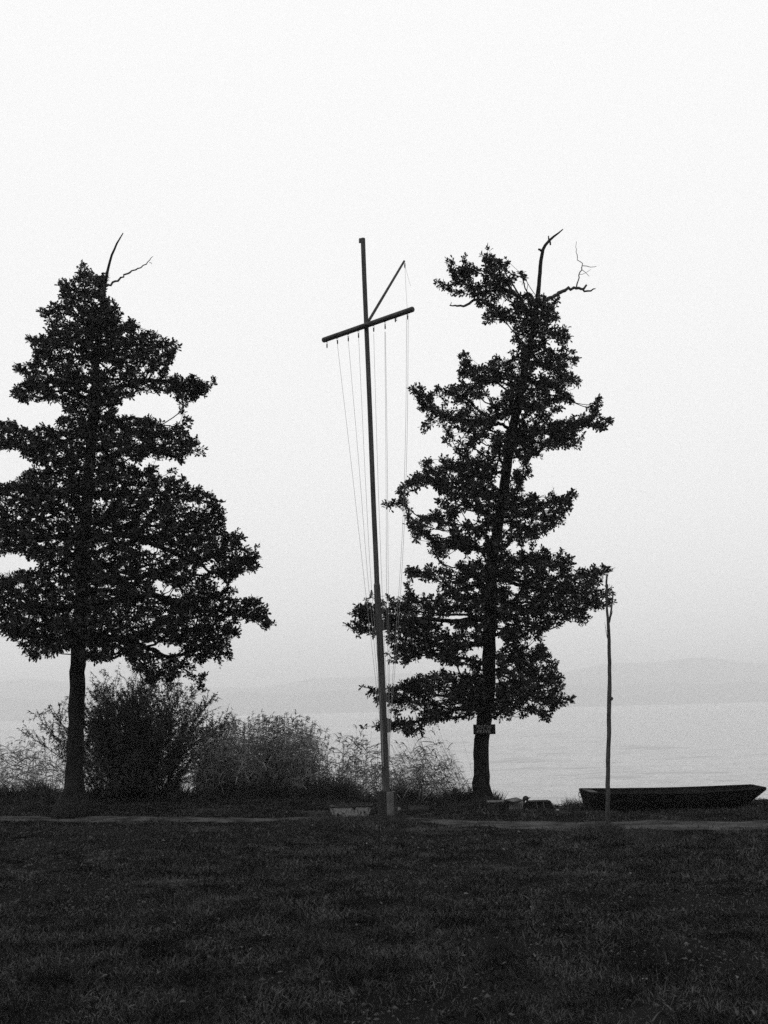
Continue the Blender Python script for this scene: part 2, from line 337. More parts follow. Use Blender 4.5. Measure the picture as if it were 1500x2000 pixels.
def oak(name, label, D0, trunk, dead, limbs, polys, holes, dens, Rh, seed, dmin, ytop):
    rg = np.random.default_rng(seed)
    tp = NP([at(x, y, D0) for x, y, wd in trunk]); tr = NP([px(wd, D0) / 2 for x, y, wd in trunk])
    root = thing(name, tuple(tp[0]), label, 'tree')
    Q, R = resample(tp, tr, .12)
    Q = Q + rg.normal(0, .006, Q.shape)
    h = Q[:, 2] - Q[0, 2]; R = R * (1 + .6 * np.exp(-np.clip(h, 0, 9) / .13))
    n = 20
    tb = MB(); tb.tube(np.concatenate([[Q[0] - NP([0, 0, .25])], Q]), np.concatenate([[R[0] * 1.15], R]), n, wob=.035, rg=rg)
    tb.build('trunk', M['bark'], root, smooth=True)
    for line in dead:
        P, Rr = resample([at(x, y, D0 + dz) for x, y, wd, dz in line], [px(wd, D0) / 2 for x, y, wd, dz in line], .05)
        P[1:-1] += rg.normal(0, .011, P[1:-1].shape)
        MB().tube(P, Rr, 9, wob=.09, rg=rg).build('dead_branch', M['dead'], root, smooth=True)
    # sprays: points spread through the crown's volume
    pts = []
    tx_ = NP([t[0] for t in trunk], float); ty_ = NP([t[1] for t in trunk], float); o_ = np.argsort(ty_)
    for ip, pl in enumerate(polys):
        lo, hi = pl.min(0), pl.max(0); n = int((hi - lo).prod() * dens)
        c = lo + rg.random((n, 2)) * (hi - lo)
        inside = pip(c, pl)
        for hl in holes: inside &= ~pip(c, hl)
        for p2 in polys[:ip]: inside &= ~pip(c, p2)
        c = c[inside]; e = 6.0; ok = np.ones(len(c), bool)
        for dx, dy in ((e, 0), (-e, 0), (0, e), (0, -e)):
            q = c + NP([dx, dy]); k = pip(q, pl)
            for p2 in polys:
                if p2 is not pl: k |= pip(q, p2)
            for hl in holes: k &= ~pip(q, hl)
            ok &= k
        pts.append(c[ok | (rg.random(len(c)) < .5)])
    c = np.concatenate(pts)
    lat = px(np.abs(c[:, 0] - np.interp(c[:, 1], ty_[o_], tx_[o_])), D0)
    rad = np.interp(c[:, 1], Rh[0], Rh[1])
    amp = np.sqrt(np.maximum(rad ** 2 - lat ** 2, 0)) * .9 + .18
    dz = amp * rg.uniform(-1, 1, len(c))
    S = ats(c[:, 0], c[:, 1], np.maximum(D0 + dz, dmin))
    # branches: every spray grows from the nearest part of the tree already there
    zmax = at(trunk[0][0], ytop, D0)[2]
    nodes = [q for q in Q[(h > 1.5) & (Q[:, 2] < zmax)]]; plen = [0.0] * len(nodes); par = [-1] * len(nodes)
    for lb in limbs:
        P, _ = resample([at(x, y, D0 + z_) for x, y, z_ in lb], np.ones(len(lb)), .12)
        j = int(np.argmin(np.linalg.norm(NP(nodes) - P[0], axis=1)))
        for q in P[1:]:
            par.append(j); plen.append(plen[j] + np.linalg.norm(q - nodes[j])); nodes.append(q); j = len(nodes) - 1
    nT = len(nodes)
    dist0 = NP([np.min(np.linalg.norm(Q - s + NP([0, 0, .25]), axis=1)) for s in S])
    N = len(S); arr = np.zeros((nT + N, 3)); arr[:nT] = nodes; pl_ = np.zeros(nT + N); pl_[:nT] = plen
    par = np.concatenate([NP(par, int), np.zeros(N, int)])
    cnt = nT; order = np.argsort(dist0); tgt = np.zeros((nT + N), int)
    for s in order:
        v = arr[:cnt] - S[s]; dd = np.linalg.norm(v, axis=1)
        cost = dd + .42 * pl_[:cnt] + .35 * np.maximum(v[:, 2], 0)
        j = int(np.argmin(cost)); arr[cnt] = S[s]; par[cnt] = j; pl_[cnt] = pl_[j] + dd[j]; tgt[cnt] = s; cnt += 1
    desc = np.zeros(cnt); desc[nT:] = 1
    for i in range(cnt - 1, -1, -1):
        if par[i] >= 0: desc[par[i]] += desc[i]
    rr = .0034 * np.maximum(desc, 1) ** .47
    # limb pieces as bent four or five sided tubes (vectorised)
    e = NP([i for i in range(cnt) if par[i] >= 0]); A = arr[par[e]]; B = arr[e]
    ra = np.minimum(rr[e] * 1.12, .075); rb = np.minimum(rr[e], .07)
    L = np.linalg.norm(B - A, axis=1); mid = (A + B) / 2 + rg.normal(0, 1, A.shape) * (L * .06)[:, None] - NP([0, 0, 1]) * (L * .05)[:, None]
    pr = np.stack([A, mid, B], 1); rs = np.stack([ra, (ra + rb) / 2, rb], 1)
    t = unit(B - A); a = unit(np.cross(t, rg.normal(0, 1, t.shape))); b = np.cross(t, a); ns = 5
    ang = np.arange(ns) * 2 * math.pi / ns
    ringv = a[:, None] * np.cos(ang)[None, :, None] + b[:, None] * np.sin(ang)[None, :, None]
    V = pr[:, :, None] + ringv[:, None] * rs[:, :, None, None]
    fi = [(k * ns + j, k * ns + (j + 1) % ns, (k + 1) * ns + (j + 1) % ns, (k + 1) * ns + j) for k in range(2) for j in range(ns)]
    f = (np.arange(len(e))[:, None, None] * 3 * ns + NP(fi)[None]).reshape(-1, 4)
    tag(obj('branches', np_mesh('branches', V.reshape(-1, 3), f), M['bark'], root, smooth=True), kind='stuff')
    # leaf rosettes round each spray point
    sp = arr[nT:cnt]; tw = unit(sp - arr[par[nT:cnt]] + NP([0, 0, .05])); k = 15
    P = np.repeat(sp, k, 0); TW = np.repeat(tw, k, 0); n_ = len(P)
    d = unit(rg.normal(0, 1, (n_, 3))); d = unit(d * 1.0 + TW * .55 + NP([0, 0, .10]))
    P = P - TW * rg.uniform(0, .11, n_)[:, None] + d * .012
    nr = unit(rg.normal(0, .75, (n_, 3)) + NP([0, 0, 1.0]))
    V, f = leaves(P, d, nr, rg.uniform(.036, .088, n_), rg)
    tag(obj('crown', np_mesh('crown', V, f), M['leaf'], root), kind='stuff')
    return root, Q

T1 = ((820, 430), 3.75); T2 = ((740, 730), 5.0); T3 = ((940, 730), 5.0); T4 = ((940, 1050), 5.0); T5 = ((660, 1120), 5.0)
T6 = ((280, 630), 5.357); T7 = ((280, 1000), 5.357); T0 = ((0, 0), 1.0)
PR = [poly(*T1, [(115,500),(120,390),(150,430),(200,470),(210,420),(195,340),(205,265),(240,265),(250,310),(290,370),(305,330),(300,280),(330,250),(360,300),(410,325),(430,285),(455,240),(495,180),(520,165),(525,240),(560,265),(600,290),(640,265),(655,330),(620,390),(660,390),(710,380),(730,315),(775,370),(775,435),(720,440),(690,480),(680,530),(640,560),(600,545),(560,550),(510,600),(450,580),(420,550),(360,570),(340,540),(250,545),(160,530)]),
 poly(*T1, [(400,610),(450,575),(510,600),(560,560),(600,640),(650,660),(680,560),(720,525),(800,520),(830,540),(860,560),(900,550),(930,590),(1020,570),(1015,610),(990,650),(1035,700),(1000,735),(960,740),(980,780),(1075,775),(1090,820),(1130,845),(1105,920),(1070,930),(1090,970),(1140,965),(1175,1020),(1150,1060),(1080,1080),(1060,1110),(1140,1115),(1185,1185),(1150,1215),(1100,1200),(1085,1250),(1140,1300),(1130,1365),(1095,1350),(1080,1300),(1040,1330),(1040,1390),(980,1420),(600,1420),(620,1250),(650,1165),(560,1190),(430,1230),(400,1160),(330,1170),(275,1150),(260,1100),(290,1060),(265,990),(310,940),(345,985),(350,1030),(400,1040),(420,1070),(460,1040),(530,1020),(525,965),(580,990),(610,1010),(660,965),(710,960),(720,910),(660,880),(720,830),(680,820),(680,760),(640,750),(560,715),(520,735),(455,770),(445,700),(490,650)]),
 poly(*T2, [(290,150),(310,105),(360,105),(380,140),(410,110),(450,160),(520,150),(560,110),(600,130),(650,120),(730,110),(780,100),(780,50),(850,90),(920,110),(960,110),(1000,150),(1130,180),(1100,240),(1010,220),(1000,250),(920,220),(860,290),(730,290),(690,240),(640,280),(590,230),(530,200),(520,240),(560,300),(590,360),(640,320),(690,340),(750,360),(780,330),(860,310),(900,250),(920,310),(1000,350),(1040,290),(1100,260),(1180,200),(1240,150),(1260,90),(1310,60),(1320,300),(1290,420),(1240,420),(1150,480),(1060,590),(1000,640),(950,720),(900,790),(860,820),(790,830),(730,790),(720,720),(770,670),(800,620),(800,560),(760,590),(750,640),(660,680),(615,640),(680,600),(640,570),(610,500),(560,470),(520,440),(510,470),(500,560),(430,605),(380,560),(380,520),(440,470),(460,430),(410,390),(390,330),(380,280),(350,240),(360,200),(310,190)]),
 poly(*T2, [(35,1280),(80,1220),(150,1240),(160,1140),(190,1110),(250,1070),(280,1010),(330,970),(360,920),(440,930),(500,920),(560,900),(590,860),(580,810),(640,810),(690,770),(690,840),(730,830),(800,850),(860,820),(960,790),(980,740),(1050,720),(1060,690),(1120,660),(1090,600),(1160,530),(1200,540),(1220,600),(1260,550),(1290,540),(1290,640),(1250,780),(1210,850),(1160,860),(1120,850),(1140,900),(1220,880),(1220,960),(1170,960),(1150,1020),(1130,1080),(1190,1120),(1220,1150),(1150,1300),(1040,1400),(960,1390),(890,1330),(830,1360),(770,1370),(730,1320),(780,1280),(740,1240),(620,1250),(560,1240),(540,1210),(590,1190),(620,1160),(590,1120),(520,1160),(500,1120),(440,1090),(400,1120),(330,1140),(290,1180),(250,1200),(290,1240),(280,1300),(220,1290),(140,1290),(80,1320)]),
 poly(*T2, [(395,830),(460,800),(540,850),(520,890),(460,930),(400,900)]),
 poly(*T2, [(235,1470),(260,1340),(290,1330),(330,1390),(350,1440),(370,1390),(470,1350),(490,1400),(540,1300),(600,1270),(700,1250),(780,1300),(740,1350),(790,1440),(740,1510),(710,1490),(740,1420),(690,1470),(640,1520),(560,1500),(570,1440),(490,1420),(480,1480),(440,1500),(500,1530),(560,1560),(640,1540),(790,1540),(860,1520),(820,1470),(850,1430),(1010,1440),(1040,1400),(1150,1300),(1200,1400),(1150,1520),(1060,1780),(990,1750),(1000,1700),(940,1740),(890,1730),(850,1770),(780,1760),(760,1710),(700,1740),(660,1820),(600,1790),(490,1800),(470,1700),(490,1640),(440,1600),(340,1635),(260,1590),(250,1550)]),
 poly(*T3, [(300,100),(400,0),(940,0),(980,80),(950,120),(880,90),(860,140),(890,190),(880,230),(930,250),(900,330),(850,300),(820,270),(790,260),(780,370),(720,390),(680,400),(690,450),(740,430),(830,430),(900,400),(950,400),(980,360),(1030,380),(1040,330),(1020,310),(1090,290),(1130,210),(1190,200),(1190,260),(1170,340),(1170,390),(1210,430),(1230,460),(1270,430),(1310,440),(1300,480),(1240,530),(1200,570),(1130,560),(1080,550),(1000,550),(960,540),(950,580),(1020,580),(1030,620),(980,690),(920,740),(860,720),(840,690),(800,750),(750,700),(740,740),(640,740),(590,730),(560,750),(590,820),(560,860),(510,820),(460,870),(470,920),(530,980),(520,1010),(440,1040),(400,1060),(320,1100),(290,960),(340,940),(400,910),(370,840),(340,780),(260,780),(260,560),(290,530),(380,440),(400,290)]),
 poly(*T3, [(200,1120),(300,1080),(400,1060),(450,1120),(450,1170),(500,1170),(570,1170),(600,1220),(640,1240),(690,1200),(660,1180),(680,1150),(655,1110),(710,1120),(720,1160),(790,1160),(870,1150),(890,1100),(940,1100),(945,1190),(910,1210),(900,1290),(880,1340),(840,1360),(830,1450),(770,1440),(750,1520),(700,1530),(640,1520),(650,1580),(590,1580),(540,1650),(490,1650),(470,1600),(430,1650),(300,1640),(250,1670),(220,1640),(240,1560),(300,1500),(250,1420),(200,1400),(50,1400),(20,1340),(100,1250)]),
 poly(*T4, [(160,150),(260,110),(300,130),(350,110),(400,130),(450,130),(470,80),(510,80),(530,140),(560,100),(640,75),(670,110),(660,160),(700,170),(750,150),(760,100),(800,110),(800,170),(840,150),(900,140),(930,160),(900,200),(925,240),(880,270),(900,330),(870,360),(940,350),(970,310),(1040,280),(1130,265),(1200,260),(1245,250),(1280,300),(1300,345),(1270,370),(1220,360),(1200,410),(1130,470),(1160,540),(1200,510),(1260,480),(1320,510),(1290,560),(1300,620),(1325,640),(1300,685),(1260,650),(1200,640),(1180,690),(1130,700),(1080,680),(1020,690),(1050,730),(1050,780),(1090,830),(1070,865),(1000,855),(930,800),(920,760),(860,810),(820,860),(740,850),(690,870),(650,880),(640,920),(580,960),(550,1000),(450,1000),(420,1040),(350,1020),(300,1060),(240,1070),(200,1010),(160,960),(150,900),(60,800),(60,420),(150,420)]),
 poly(*T4, [(150,1100),(210,1070),(300,1060),(350,1030),(420,1040),(460,1060),(540,1050),(560,1000),(650,1000),(660,1040),(630,1080),(690,1090),(680,1190),(740,1210),(750,1260),(800,1250),(800,1290),(760,1310),(800,1350),(790,1400),(810,1440),(780,1480),(790,1540),(850,1540),(910,1545),(920,1590),(880,1610),(860,1660),(790,1670),(740,1690),(730,1740),(700,1770),(670,1820),(620,1810),(610,1780),(630,1740),(560,1730),(510,1700),(490,1750),(420,1750),(410,1700),(350,1730),(330,1690),(300,1740),(280,1810),(240,1800),(220,1760),(170,1800),(110,1780),(100,1700),(130,1580),(140,1380),(150,1200)]),
 poly(*T5, [(60,495),(90,470),(130,495),(200,460),(180,420),(105,385),(140,350),(180,310),(230,290),(200,260),(250,240),(300,290),(350,310),(420,220),(480,210),(530,240),(600,240),(640,230),(650,180),(630,90),(660,30),(700,50),(700,110),(740,150),(730,200),(760,220),(740,260),(790,260),(780,220),(830,200),(870,220),(960,190),(1000,170),(960,120),(1000,70),(1080,40),(1100,0),(1480,0),(1480,640),(1430,680),(1380,780),(1400,950),(1330,960),(1280,890),(1200,900),(1100,900),(1020,890),(970,860),(950,820),(880,820),(820,800),(800,860),(750,840),(700,860),(690,900),(630,910),(570,850),(510,860),(490,820),(470,780),(500,740),(470,660),(450,620),(470,590),(440,560),(360,620),(310,600),(280,580),(210,610),(180,580),(130,570)]),
 poly(*T5, [(275,140),(310,125),(340,170),(350,220),(310,220)]),
 poly(*T5, [(200,1090),(245,1080),(260,1130),(340,1110),(350,1080),(400,1100),(470,1110),(540,1090),(610,1070),(620,1040),(700,1040),(740,1000),(830,1000),(890,960),(900,930),(940,940),(1010,930),(1050,960),(1120,970),(1200,960),(1380,960),(1450,1000),(1450,1300),(1380,1380),(1290,1360),(1200,1330),(1100,1380),(1060,1420),(1000,1440),(960,1470),(880,1480),(830,1500),(820,1560),(740,1580),(690,1610),(640,1590),(560,1550),(490,1570),(440,1540),(350,1550),(320,1510),(220,1500),(250,1470),(330,1460),(410,1430),(490,1420),(560,1410),(640,1420),(700,1390),(780,1400),(790,1350),(830,1310),(800,1250),(740,1330),(690,1300),(650,1310),(550,1370),(490,1330),(570,1290),(480,1270),(400,1260),(320,1240),(380,1200),(340,1160),(260,1200),(250,1180),(300,1140),(220,1140)]),
 poly(*T5, [(1090,1420),(1150,1390),(1250,1370),(1300,1340),(1370,1380),(1300,1410),(1200,1440),(1110,1450)]),
 poly(*T5, [(1040,1440),(1080,1450),(1120,1500),(1090,1530),(1050,1480)]),
 poly(*T0, [(985,985),(940,1010),(950,1060),(950,1085),(890,1100),(884,1100),(900,1120),(870,1125),(960,1140),(985,1130),(1000,1060),(985,1030)]),
 poly(*T0, [(788,1115),(800,1100),(815,1110),(820,1125),(830,1100),(845,1100),(850,1112),(862,1095),(868,1110),(900,1118),(960,1120),(960,1135),(880,1130),(830,1135),(795,1130)])]
HR = [poly(*T1, [(370,410),(450,400),(440,460),(400,480)]), poly(*T1, [(405,340),(455,325),(455,390),(400,400)]), poly(*T1, [(540,590),(600,560),(610,610),(560,635)]), poly(*T1, [(245,465),(305,480),(295,520),(240,505)]), poly(*T1, [(635,480),(680,440),(705,470),(650,530)]), poly(*T1, [(930,880),(990,870),(1000,920),(950,940)]), poly(*T1, [(470,1240),(560,1190),(650,1165),(640,1210),(600,1260),(520,1270)]), poly(*T1, [(860,1090),(950,1090),(950,1120),(900,1125),(860,1100)]), poly(*T1, [(380,1300),(470,1310),(480,1370),(400,1370)]),
 poly(*T3, [(280,1400),(375,1400),(365,1455),(320,1440)]), poly(*T4, [(265,460),(350,460),(350,540),(310,540),(280,500)]), poly(*T4, [(370,640),(440,600),(480,640),(420,670)]),
 poly(*T4, [(640,340),(740,310),(780,350),(700,355)]), poly(*T4, [(480,740),(525,750),(515,805),(480,780)]), poly(*T4, [(160,940),(220,960),(200,1010),(160,1000)]),
 poly(*T4, [(430,1005),(540,1005),(540,1040),(450,1040)]), poly(*T4, [(525,1620),(590,1595),(660,1670),(620,1695)]), poly(*T4, [(130,1360),(220,1350),(210,1405),(150,1405)]), poly(*T4, [(270,1490),(320,1590),(470,1620),(450,1655),(300,1590)]),
 poly(*T5, [(960,460),(1090,420),(1160,370),(1340,400),(1330,430),(1200,440),(1060,490),(1010,510)]), poly(*T5, [(1050,530),(1110,500),(1150,540),(1200,550),(1330,510),(1300,540),(1180,570),(1100,600)]),
 poly(*T5, [(1180,800),(1350,710),(1410,720),(1300,800),(1200,860)]), poly(*T5, [(735,430),(815,400),(800,428)]), poly(*T5, [(840,1190),(940,1155),(1030,1180),(980,1240),(920,1200)]),
 poly(*T2, [(600,1310),(650,1300),(640,1360),(590,1380)]), poly(*T2, [(890,1420),(1010,1390),(1020,1425),(900,1430)])]
TR = [(943,1572,40),(941,1545,33),(940,1500,29),(941,1440,28),(946,1400,29),(951,1370,28),(954,1330,26),(957,1200,24),(962,1080,22),(970,1040,21),(984,960,20),(997,860,19),(1013,780,17),(1032,690,14),(1042,640,12),(1049,590,10),(1053,550,8),(1056,505,7.5),(1057,490,7),(1068,472,6),(1075,465,5),(1085,457,4),(1100,448,2)]
DR = [[(1056,602,9,0),(1068,585,8,.05),(1090,573,7.5,.1),(1110,565,6.5,.15),(1128,561,6,.2),(1140,568,5,.22),(1150,569,4,.24),(1163,564,2,.25)],
      [(1126,562,3,.2),(1130,545,2.6,.2),(1131,535,2.4,.2),(1139,519,2,.2),(1131,512,1.6,.2),(1126,497,1.4,.2),(1124,485,1,.2),(1126,472,.8,.2)],
      [(1138,519,1.6,.2),(1150,522,1.3,.2),(1165,520,.8,.2)], [(1137,527,1.3,.2),(1147,535,1,.2),(1151,540,.7,.2)], [(1131,536,1.2,.2),(1143,534,.9,.2),(1154,526,.6,.2)],
      [(1138,566,5,.22),(1146,556,4,.2)], [(1057,490,5,0),(1051,487,4,0)], [(1073,470,4,0),(1075,478,3.5,-.03)], [(1072,468,3,0),(1072,461,2,0)],
      [(950,586,6,0),(937,582,6,0),(922,588,5.5,0),(906,597,4.5,0),(893,599,4,0),(878,596,2.5,0)], [(880,597,1.8,0),(882,590,1,0)]]
LR = [[(1034,680,0),(1015,660,0),(995,640,.05),(975,612,.05),(955,590,.05),(945,565,.05),(948,530,.05)], [(975,612,.05),(990,570,.1),(1005,548,.1)], [(955,590,.05),(930,570,0),(900,545,-.05)],
      [(1000,845,0),(980,822,-.1),(962,828,-.2),(945,850,-.3),(920,885,-.4),(895,905,-.5),(850,935,-.5),(800,960,-.5),(765,985,-.5)], [(1010,800,0),(985,815,.2),(940,822,.4),(860,815,.4),(835,805,.4)],
      [(1004,850,0),(1040,852,.1),(1080,835,.2),(1130,830,.3),(1175,815,.3)], [(985,960,0),(1030,985,.2),(1080,980,.3),(1120,965,.3)], [(960,1120,0),(1000,1140,.2),(1060,1150,.3),(1120,1150,.3),(1180,1160,.3)],
      [(958,1205,0),(920,1208,-.1),(880,1215,-.2),(820,1205,-.3),(760,1215,-.4),(700,1220,-.4)], [(957,1215,0),(920,1200,.4),(860,1200,.6),(780,1190,.6)], [(953,1340,0),(910,1360,-.1),(860,1360,-.2),(800,1345,-.2),(740,1345,-.2)],
      [(951,1370,0),(900,1382,-.1),(850,1400,-.2),(790,1415,-.3),(720,1418,-.3)], [(955,1300,0),(1000,1330,.2),(1060,1350,.3),(1110,1365,.3)], [(975,1010,0),(930,1030,-.2),(880,1040,-.3),(800,1020,-.3)]]
RHR = ([480, 600, 700, 850, 1000, 1150, 1300, 1420], [1.0, 1.1, 1.3, 1.9, 1.9, 2.3, 2.0, 1.7])
OAKD = 17.9
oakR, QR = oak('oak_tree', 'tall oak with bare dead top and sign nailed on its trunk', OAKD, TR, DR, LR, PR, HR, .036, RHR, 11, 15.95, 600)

PL = [poly(*T6, [(0,60),(110,60),(170,80),(230,160),(230,210),(310,150),(330,190),(385,200),(395,240),(370,300),(350,380),(310,390),(280,430),(240,460),(270,490),(240,540),(200,560),(150,520),(120,500),(0,560)]),
 poly(*T6, [(0,590),(200,590),(330,550),(400,560),(430,540),(400,490),(440,500),(430,570),(460,570),(520,510),(590,540),(570,590),(640,570),(700,640),(740,590),(800,590),(760,640),(720,680),(710,770),(610,760),(560,740),(560,790),(480,820),(450,840),(460,900),(410,945),(390,900),(430,870),(390,840),(330,800),(300,730),(220,720),(190,750),(130,750),(0,710)]),
 poly(*T6, [(0,1000),(60,980),(130,990),(200,1020),(290,980),(240,1040),(200,1060),(250,1100),(330,1070),(400,1060),(430,970),(540,1010),(555,1070),(500,1100),(490,1150),(540,1170),(580,1220),(600,1310),(690,1350),(660,1400),(600,1380),(560,1340),(500,1390),(430,1370),(430,1420),(390,1480),(330,1430),(290,1420),(180,1440),(0,1400)]),
 poly(*T6, [(0,1500),(60,1490),(150,1520),(160,1590),(210,1590),(300,1580),(280,1560),(340,1520),(350,1550),(330,1590),(400,1610),(470,1650),(520,1640),(580,1690),(660,1665),(670,1710),(650,1760),(740,1760),(790,1840),(850,1860),(850,1990),(0,1990)]),
 poly(*T7, [(0,0),(850,0),(870,100),(850,180),(920,230),(980,220),(970,180),(990,130),(1015,150),(1060,280),(1050,340),(1100,380),(1130,440),(1180,350),(1225,320),(1190,420),(1220,500),(1200,610),(1100,610),(1000,650),(970,710),(920,740),(980,770),(970,840),(900,870),(990,920),(1030,960),(1090,860),(1140,850),(1130,900),(1210,890),(1280,950),(1350,990),(1290,1040),(1340,1120),(1395,1160),(1350,1210),(1280,1210),(1220,1180),(1110,1160),(1050,1100),(980,1140),(1030,1230),(1020,1270),(960,1310),(940,1370),(900,1390),(960,1430),(1030,1420),(980,1470),(930,1540),(860,1500),(800,1520),(830,1600),(780,1620),(750,1590),(760,1530),(690,1500),(680,1600),(630,1620),(560,1560),(520,1500),(480,1540),(400,1500),(440,1440),(380,1420),(320,1370),(280,1340),(140,1390),(60,1360),(0,1350)]),
 poly(*T7, [(0,1430),(100,1430),(180,1440),(190,1490),(290,1550),(290,1490),(270,1400),(310,1390),(340,1500),(390,1540),(420,1560),(540,1590),(550,1640),(480,1640),(420,1660),(410,1700),(470,1690),(580,1690),(660,1690),(670,1740),(620,1780),(640,1860),(590,1860),(580,1800),(520,1790),(460,1730),(380,1720),(340,1780),(250,1800),(200,1760),(120,1810),(0,1800)]),
 poly(*T0, [(284,640),(262,618),(240,628),(232,585),(205,575),(212,530),(185,540),(160,505),(142,545),(110,540),(118,585),(75,600),(92,650),(48,655),(60,700),(20,715),(48,745),(10,765),(60,790),(130,780),(190,800),(284,765)]),
 poly(*T0, [(120,770),(235,775),(225,835),(130,840)]), poly(*T0, [(60,870),(240,880),(250,930),(80,930)]), poly(*T0, [(284,818),(240,810),(200,830),(120,815),(60,840),(10,815),(-45,850),(-20,885),(30,880),(60,905),(140,890),(200,905),(284,895)]),
 poly(*T0, [(284,912),(220,905),(140,920),(70,910),(20,940),(-40,930),(-95,975),(-70,1020),(-120,1060),(-60,1090),(20,1080),(90,1110),(284,1110)]),
 poly(*T0, [(284,1100),(100,1100),(40,1110),(-30,1130),(-110,1165),(-80,1210),(-20,1200),(-40,1245),(30,1250),(60,1290),(130,1270),(190,1300),(240,1280),(284,1330),(290,1330)])]
HL = [poly(*T7, [(60,370),(140,370),(280,400),(100,415),(60,460)]), poly(*T7, [(330,540),(440,425),(450,450),(400,530),(350,550)]), poly(*T7, [(60,700),(390,830),(380,885),(200,835)]), poly(*T7, [(800,760),(870,730),(880,760),(820,815)]),
 poly(*T7, [(700,690),(780,650),(800,680),(730,722)]), poly(*T7, [(540,655),(640,560),(740,500),(740,560),(600,665)]), poly(*T7, [(60,1370),(150,1380),(280,1370),(300,1400),(180,1430),(60,1420)]), poly(*T7, [(650,1000),(690,1010),(700,1060),(660,1040)]),
 poly(*T6, [(500,1900),(620,1890),(640,1930),(540,1950)])]
TL = [(142,1572,44),(145,1540,35),(147,1480,31),(149,1400,30),(152,1300,28),(158,1200,26),(163,1080,24),(170,960,22),(178,860,19),(184,770,16),(190,690,13),(196,620,10),(203,560,7),(214,515,5),(224,480,4),(240,455,2)]
DL = [[(206,560,5,0),(232,545,4,.05),(262,528,3,.1),(285,518,2.2,.1),(299,501,1,.1)], [(292,513,1.4,.1),(297,516,.8,.1)]]
LL = [[(185,765,0),(230,757,-.1),(280,745,-.2),(320,742,-.2),(370,752,-.2),(410,755,-.2)], [(187,740,0),(240,740,.3),(292,744,.4),(330,735,.4)], [(172,930,0),(240,880,.1),(300,870,.1),(370,865,.1)], [(165,1060,0),(230,1040,-.2),(320,1070,-.3),(400,1110,-.4),(480,1095,-.4)],
      [(158,1190,0),(230,1170,-.2),(300,1160,-.4),(380,1190,-.4),(460,1200,-.4),(530,1220,-.4)], [(156,1230,0),(230,1250,.2),(292,1265,.2),(340,1290,.2),(390,1330,.2)], [(165,1050,0),(100,1050,.1),(20,1040,.1),(-60,1030,.1)], [(155,1240,0),(80,1220,.1),(0,1190,.1)], [(180,840,0),(110,850,0),(30,860,0)]]
RHL = ([480, 600, 760, 900, 1050, 1200, 1340], [.8, 1.2, 1.6, 1.9, 2.3, 2.3, 1.8])
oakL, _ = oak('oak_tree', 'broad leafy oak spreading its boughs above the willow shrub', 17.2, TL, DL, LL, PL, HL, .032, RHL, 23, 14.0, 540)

# ------------------------------------------------------------------ signal mast
MD = 15.35
mb0 = gnd(757, 1601)
MD = mb0[1]
mast = thing('signal_mast', (mb0[0], mb0[1], 0), 'tall weathered wooden signal mast with slanting yard and gaff', 'mast')
low = [(756,1600,15.5),(754.5,1547,15.2),(750,1440,14.8),(744,1280,14.4),(737,1158,13.8)]
P, R = resample([at(x, y, MD) for x, y, wd in low], [px(wd, MD) / 2 for *_, wd in low], .25)
b = MB(); b.tube(np.concatenate([[P[0] - NP([0, 0, .2])], P, [at(736.2, 1143, MD), at(736, 1138, MD)]]), np.concatenate([[R[0]], R, [px(13.4, MD) / 2, px(10.2, MD) / 2]]), 8, phase=.39)
lm = b.build('lower_mast', M['mast2'], mast)
upm = [(736.6,1150,10),(735,1100,10),(730,1000,9.8),(725.5,880,9.7),(720,740,9.6),(715.2,630,9.5),(711.3,540,9.5),(708.8,466,9.6)]
UD = MD + .02
P, R = resample([at(x, y, UD) for x, y, wd in upm], [px(wd, UD) / 2 for *_, wd in upm], .3)
MB().tube(P, R, 16).build('upper_mast', M['mast'], mast, smooth=False)
# the yard is level and swung towards the viewer on the right: find the two ends on their sight lines
yc = at(717, 633, UD - .13); yz = yc[2]
def atz(x, y, z):
    d = ray(x, y); return CAM + d * ((z - CAM[2]) / d[2])
ya, yb = atz(632, 664.3, yz), atz(806, 604, yz)
yd = unit(yb - ya)
yr = px(11.2, MD) / 2
k = np.linspace(0, 1, 12)
yp = ya[None] + (yb - ya)[None] * k[:, None]
yp = np.concatenate([[yp[0] - yd * .012], yp, [yp[-1] + yd * .012]])
yardo = MB().tube(yp, [yr * .82] + [yr] * 12 + [yr * .82], 18).build('yard', M['yard'], mast, smooth=False)
g0, g1 = at(720, 627, UD + .06), at(789.5, 510, UD + .85)
P = g0[None] + (g1 - g0)[None] * np.linspace(0, 1, 8)[:, None]
MB().tube(P, np.linspace(px(6.2, MD), px(5.0, MD), 8) / 2, 12).build('gaff', M['mast'], mast)
MB().tube([at(713, 634, UD - .04), at(713, 634, UD - .22)], .012, 8).build('yard_bolt', M['iron'], mast)
# band where the upper mast is let into the lower one
bq = at(737.3, 1152, MD)
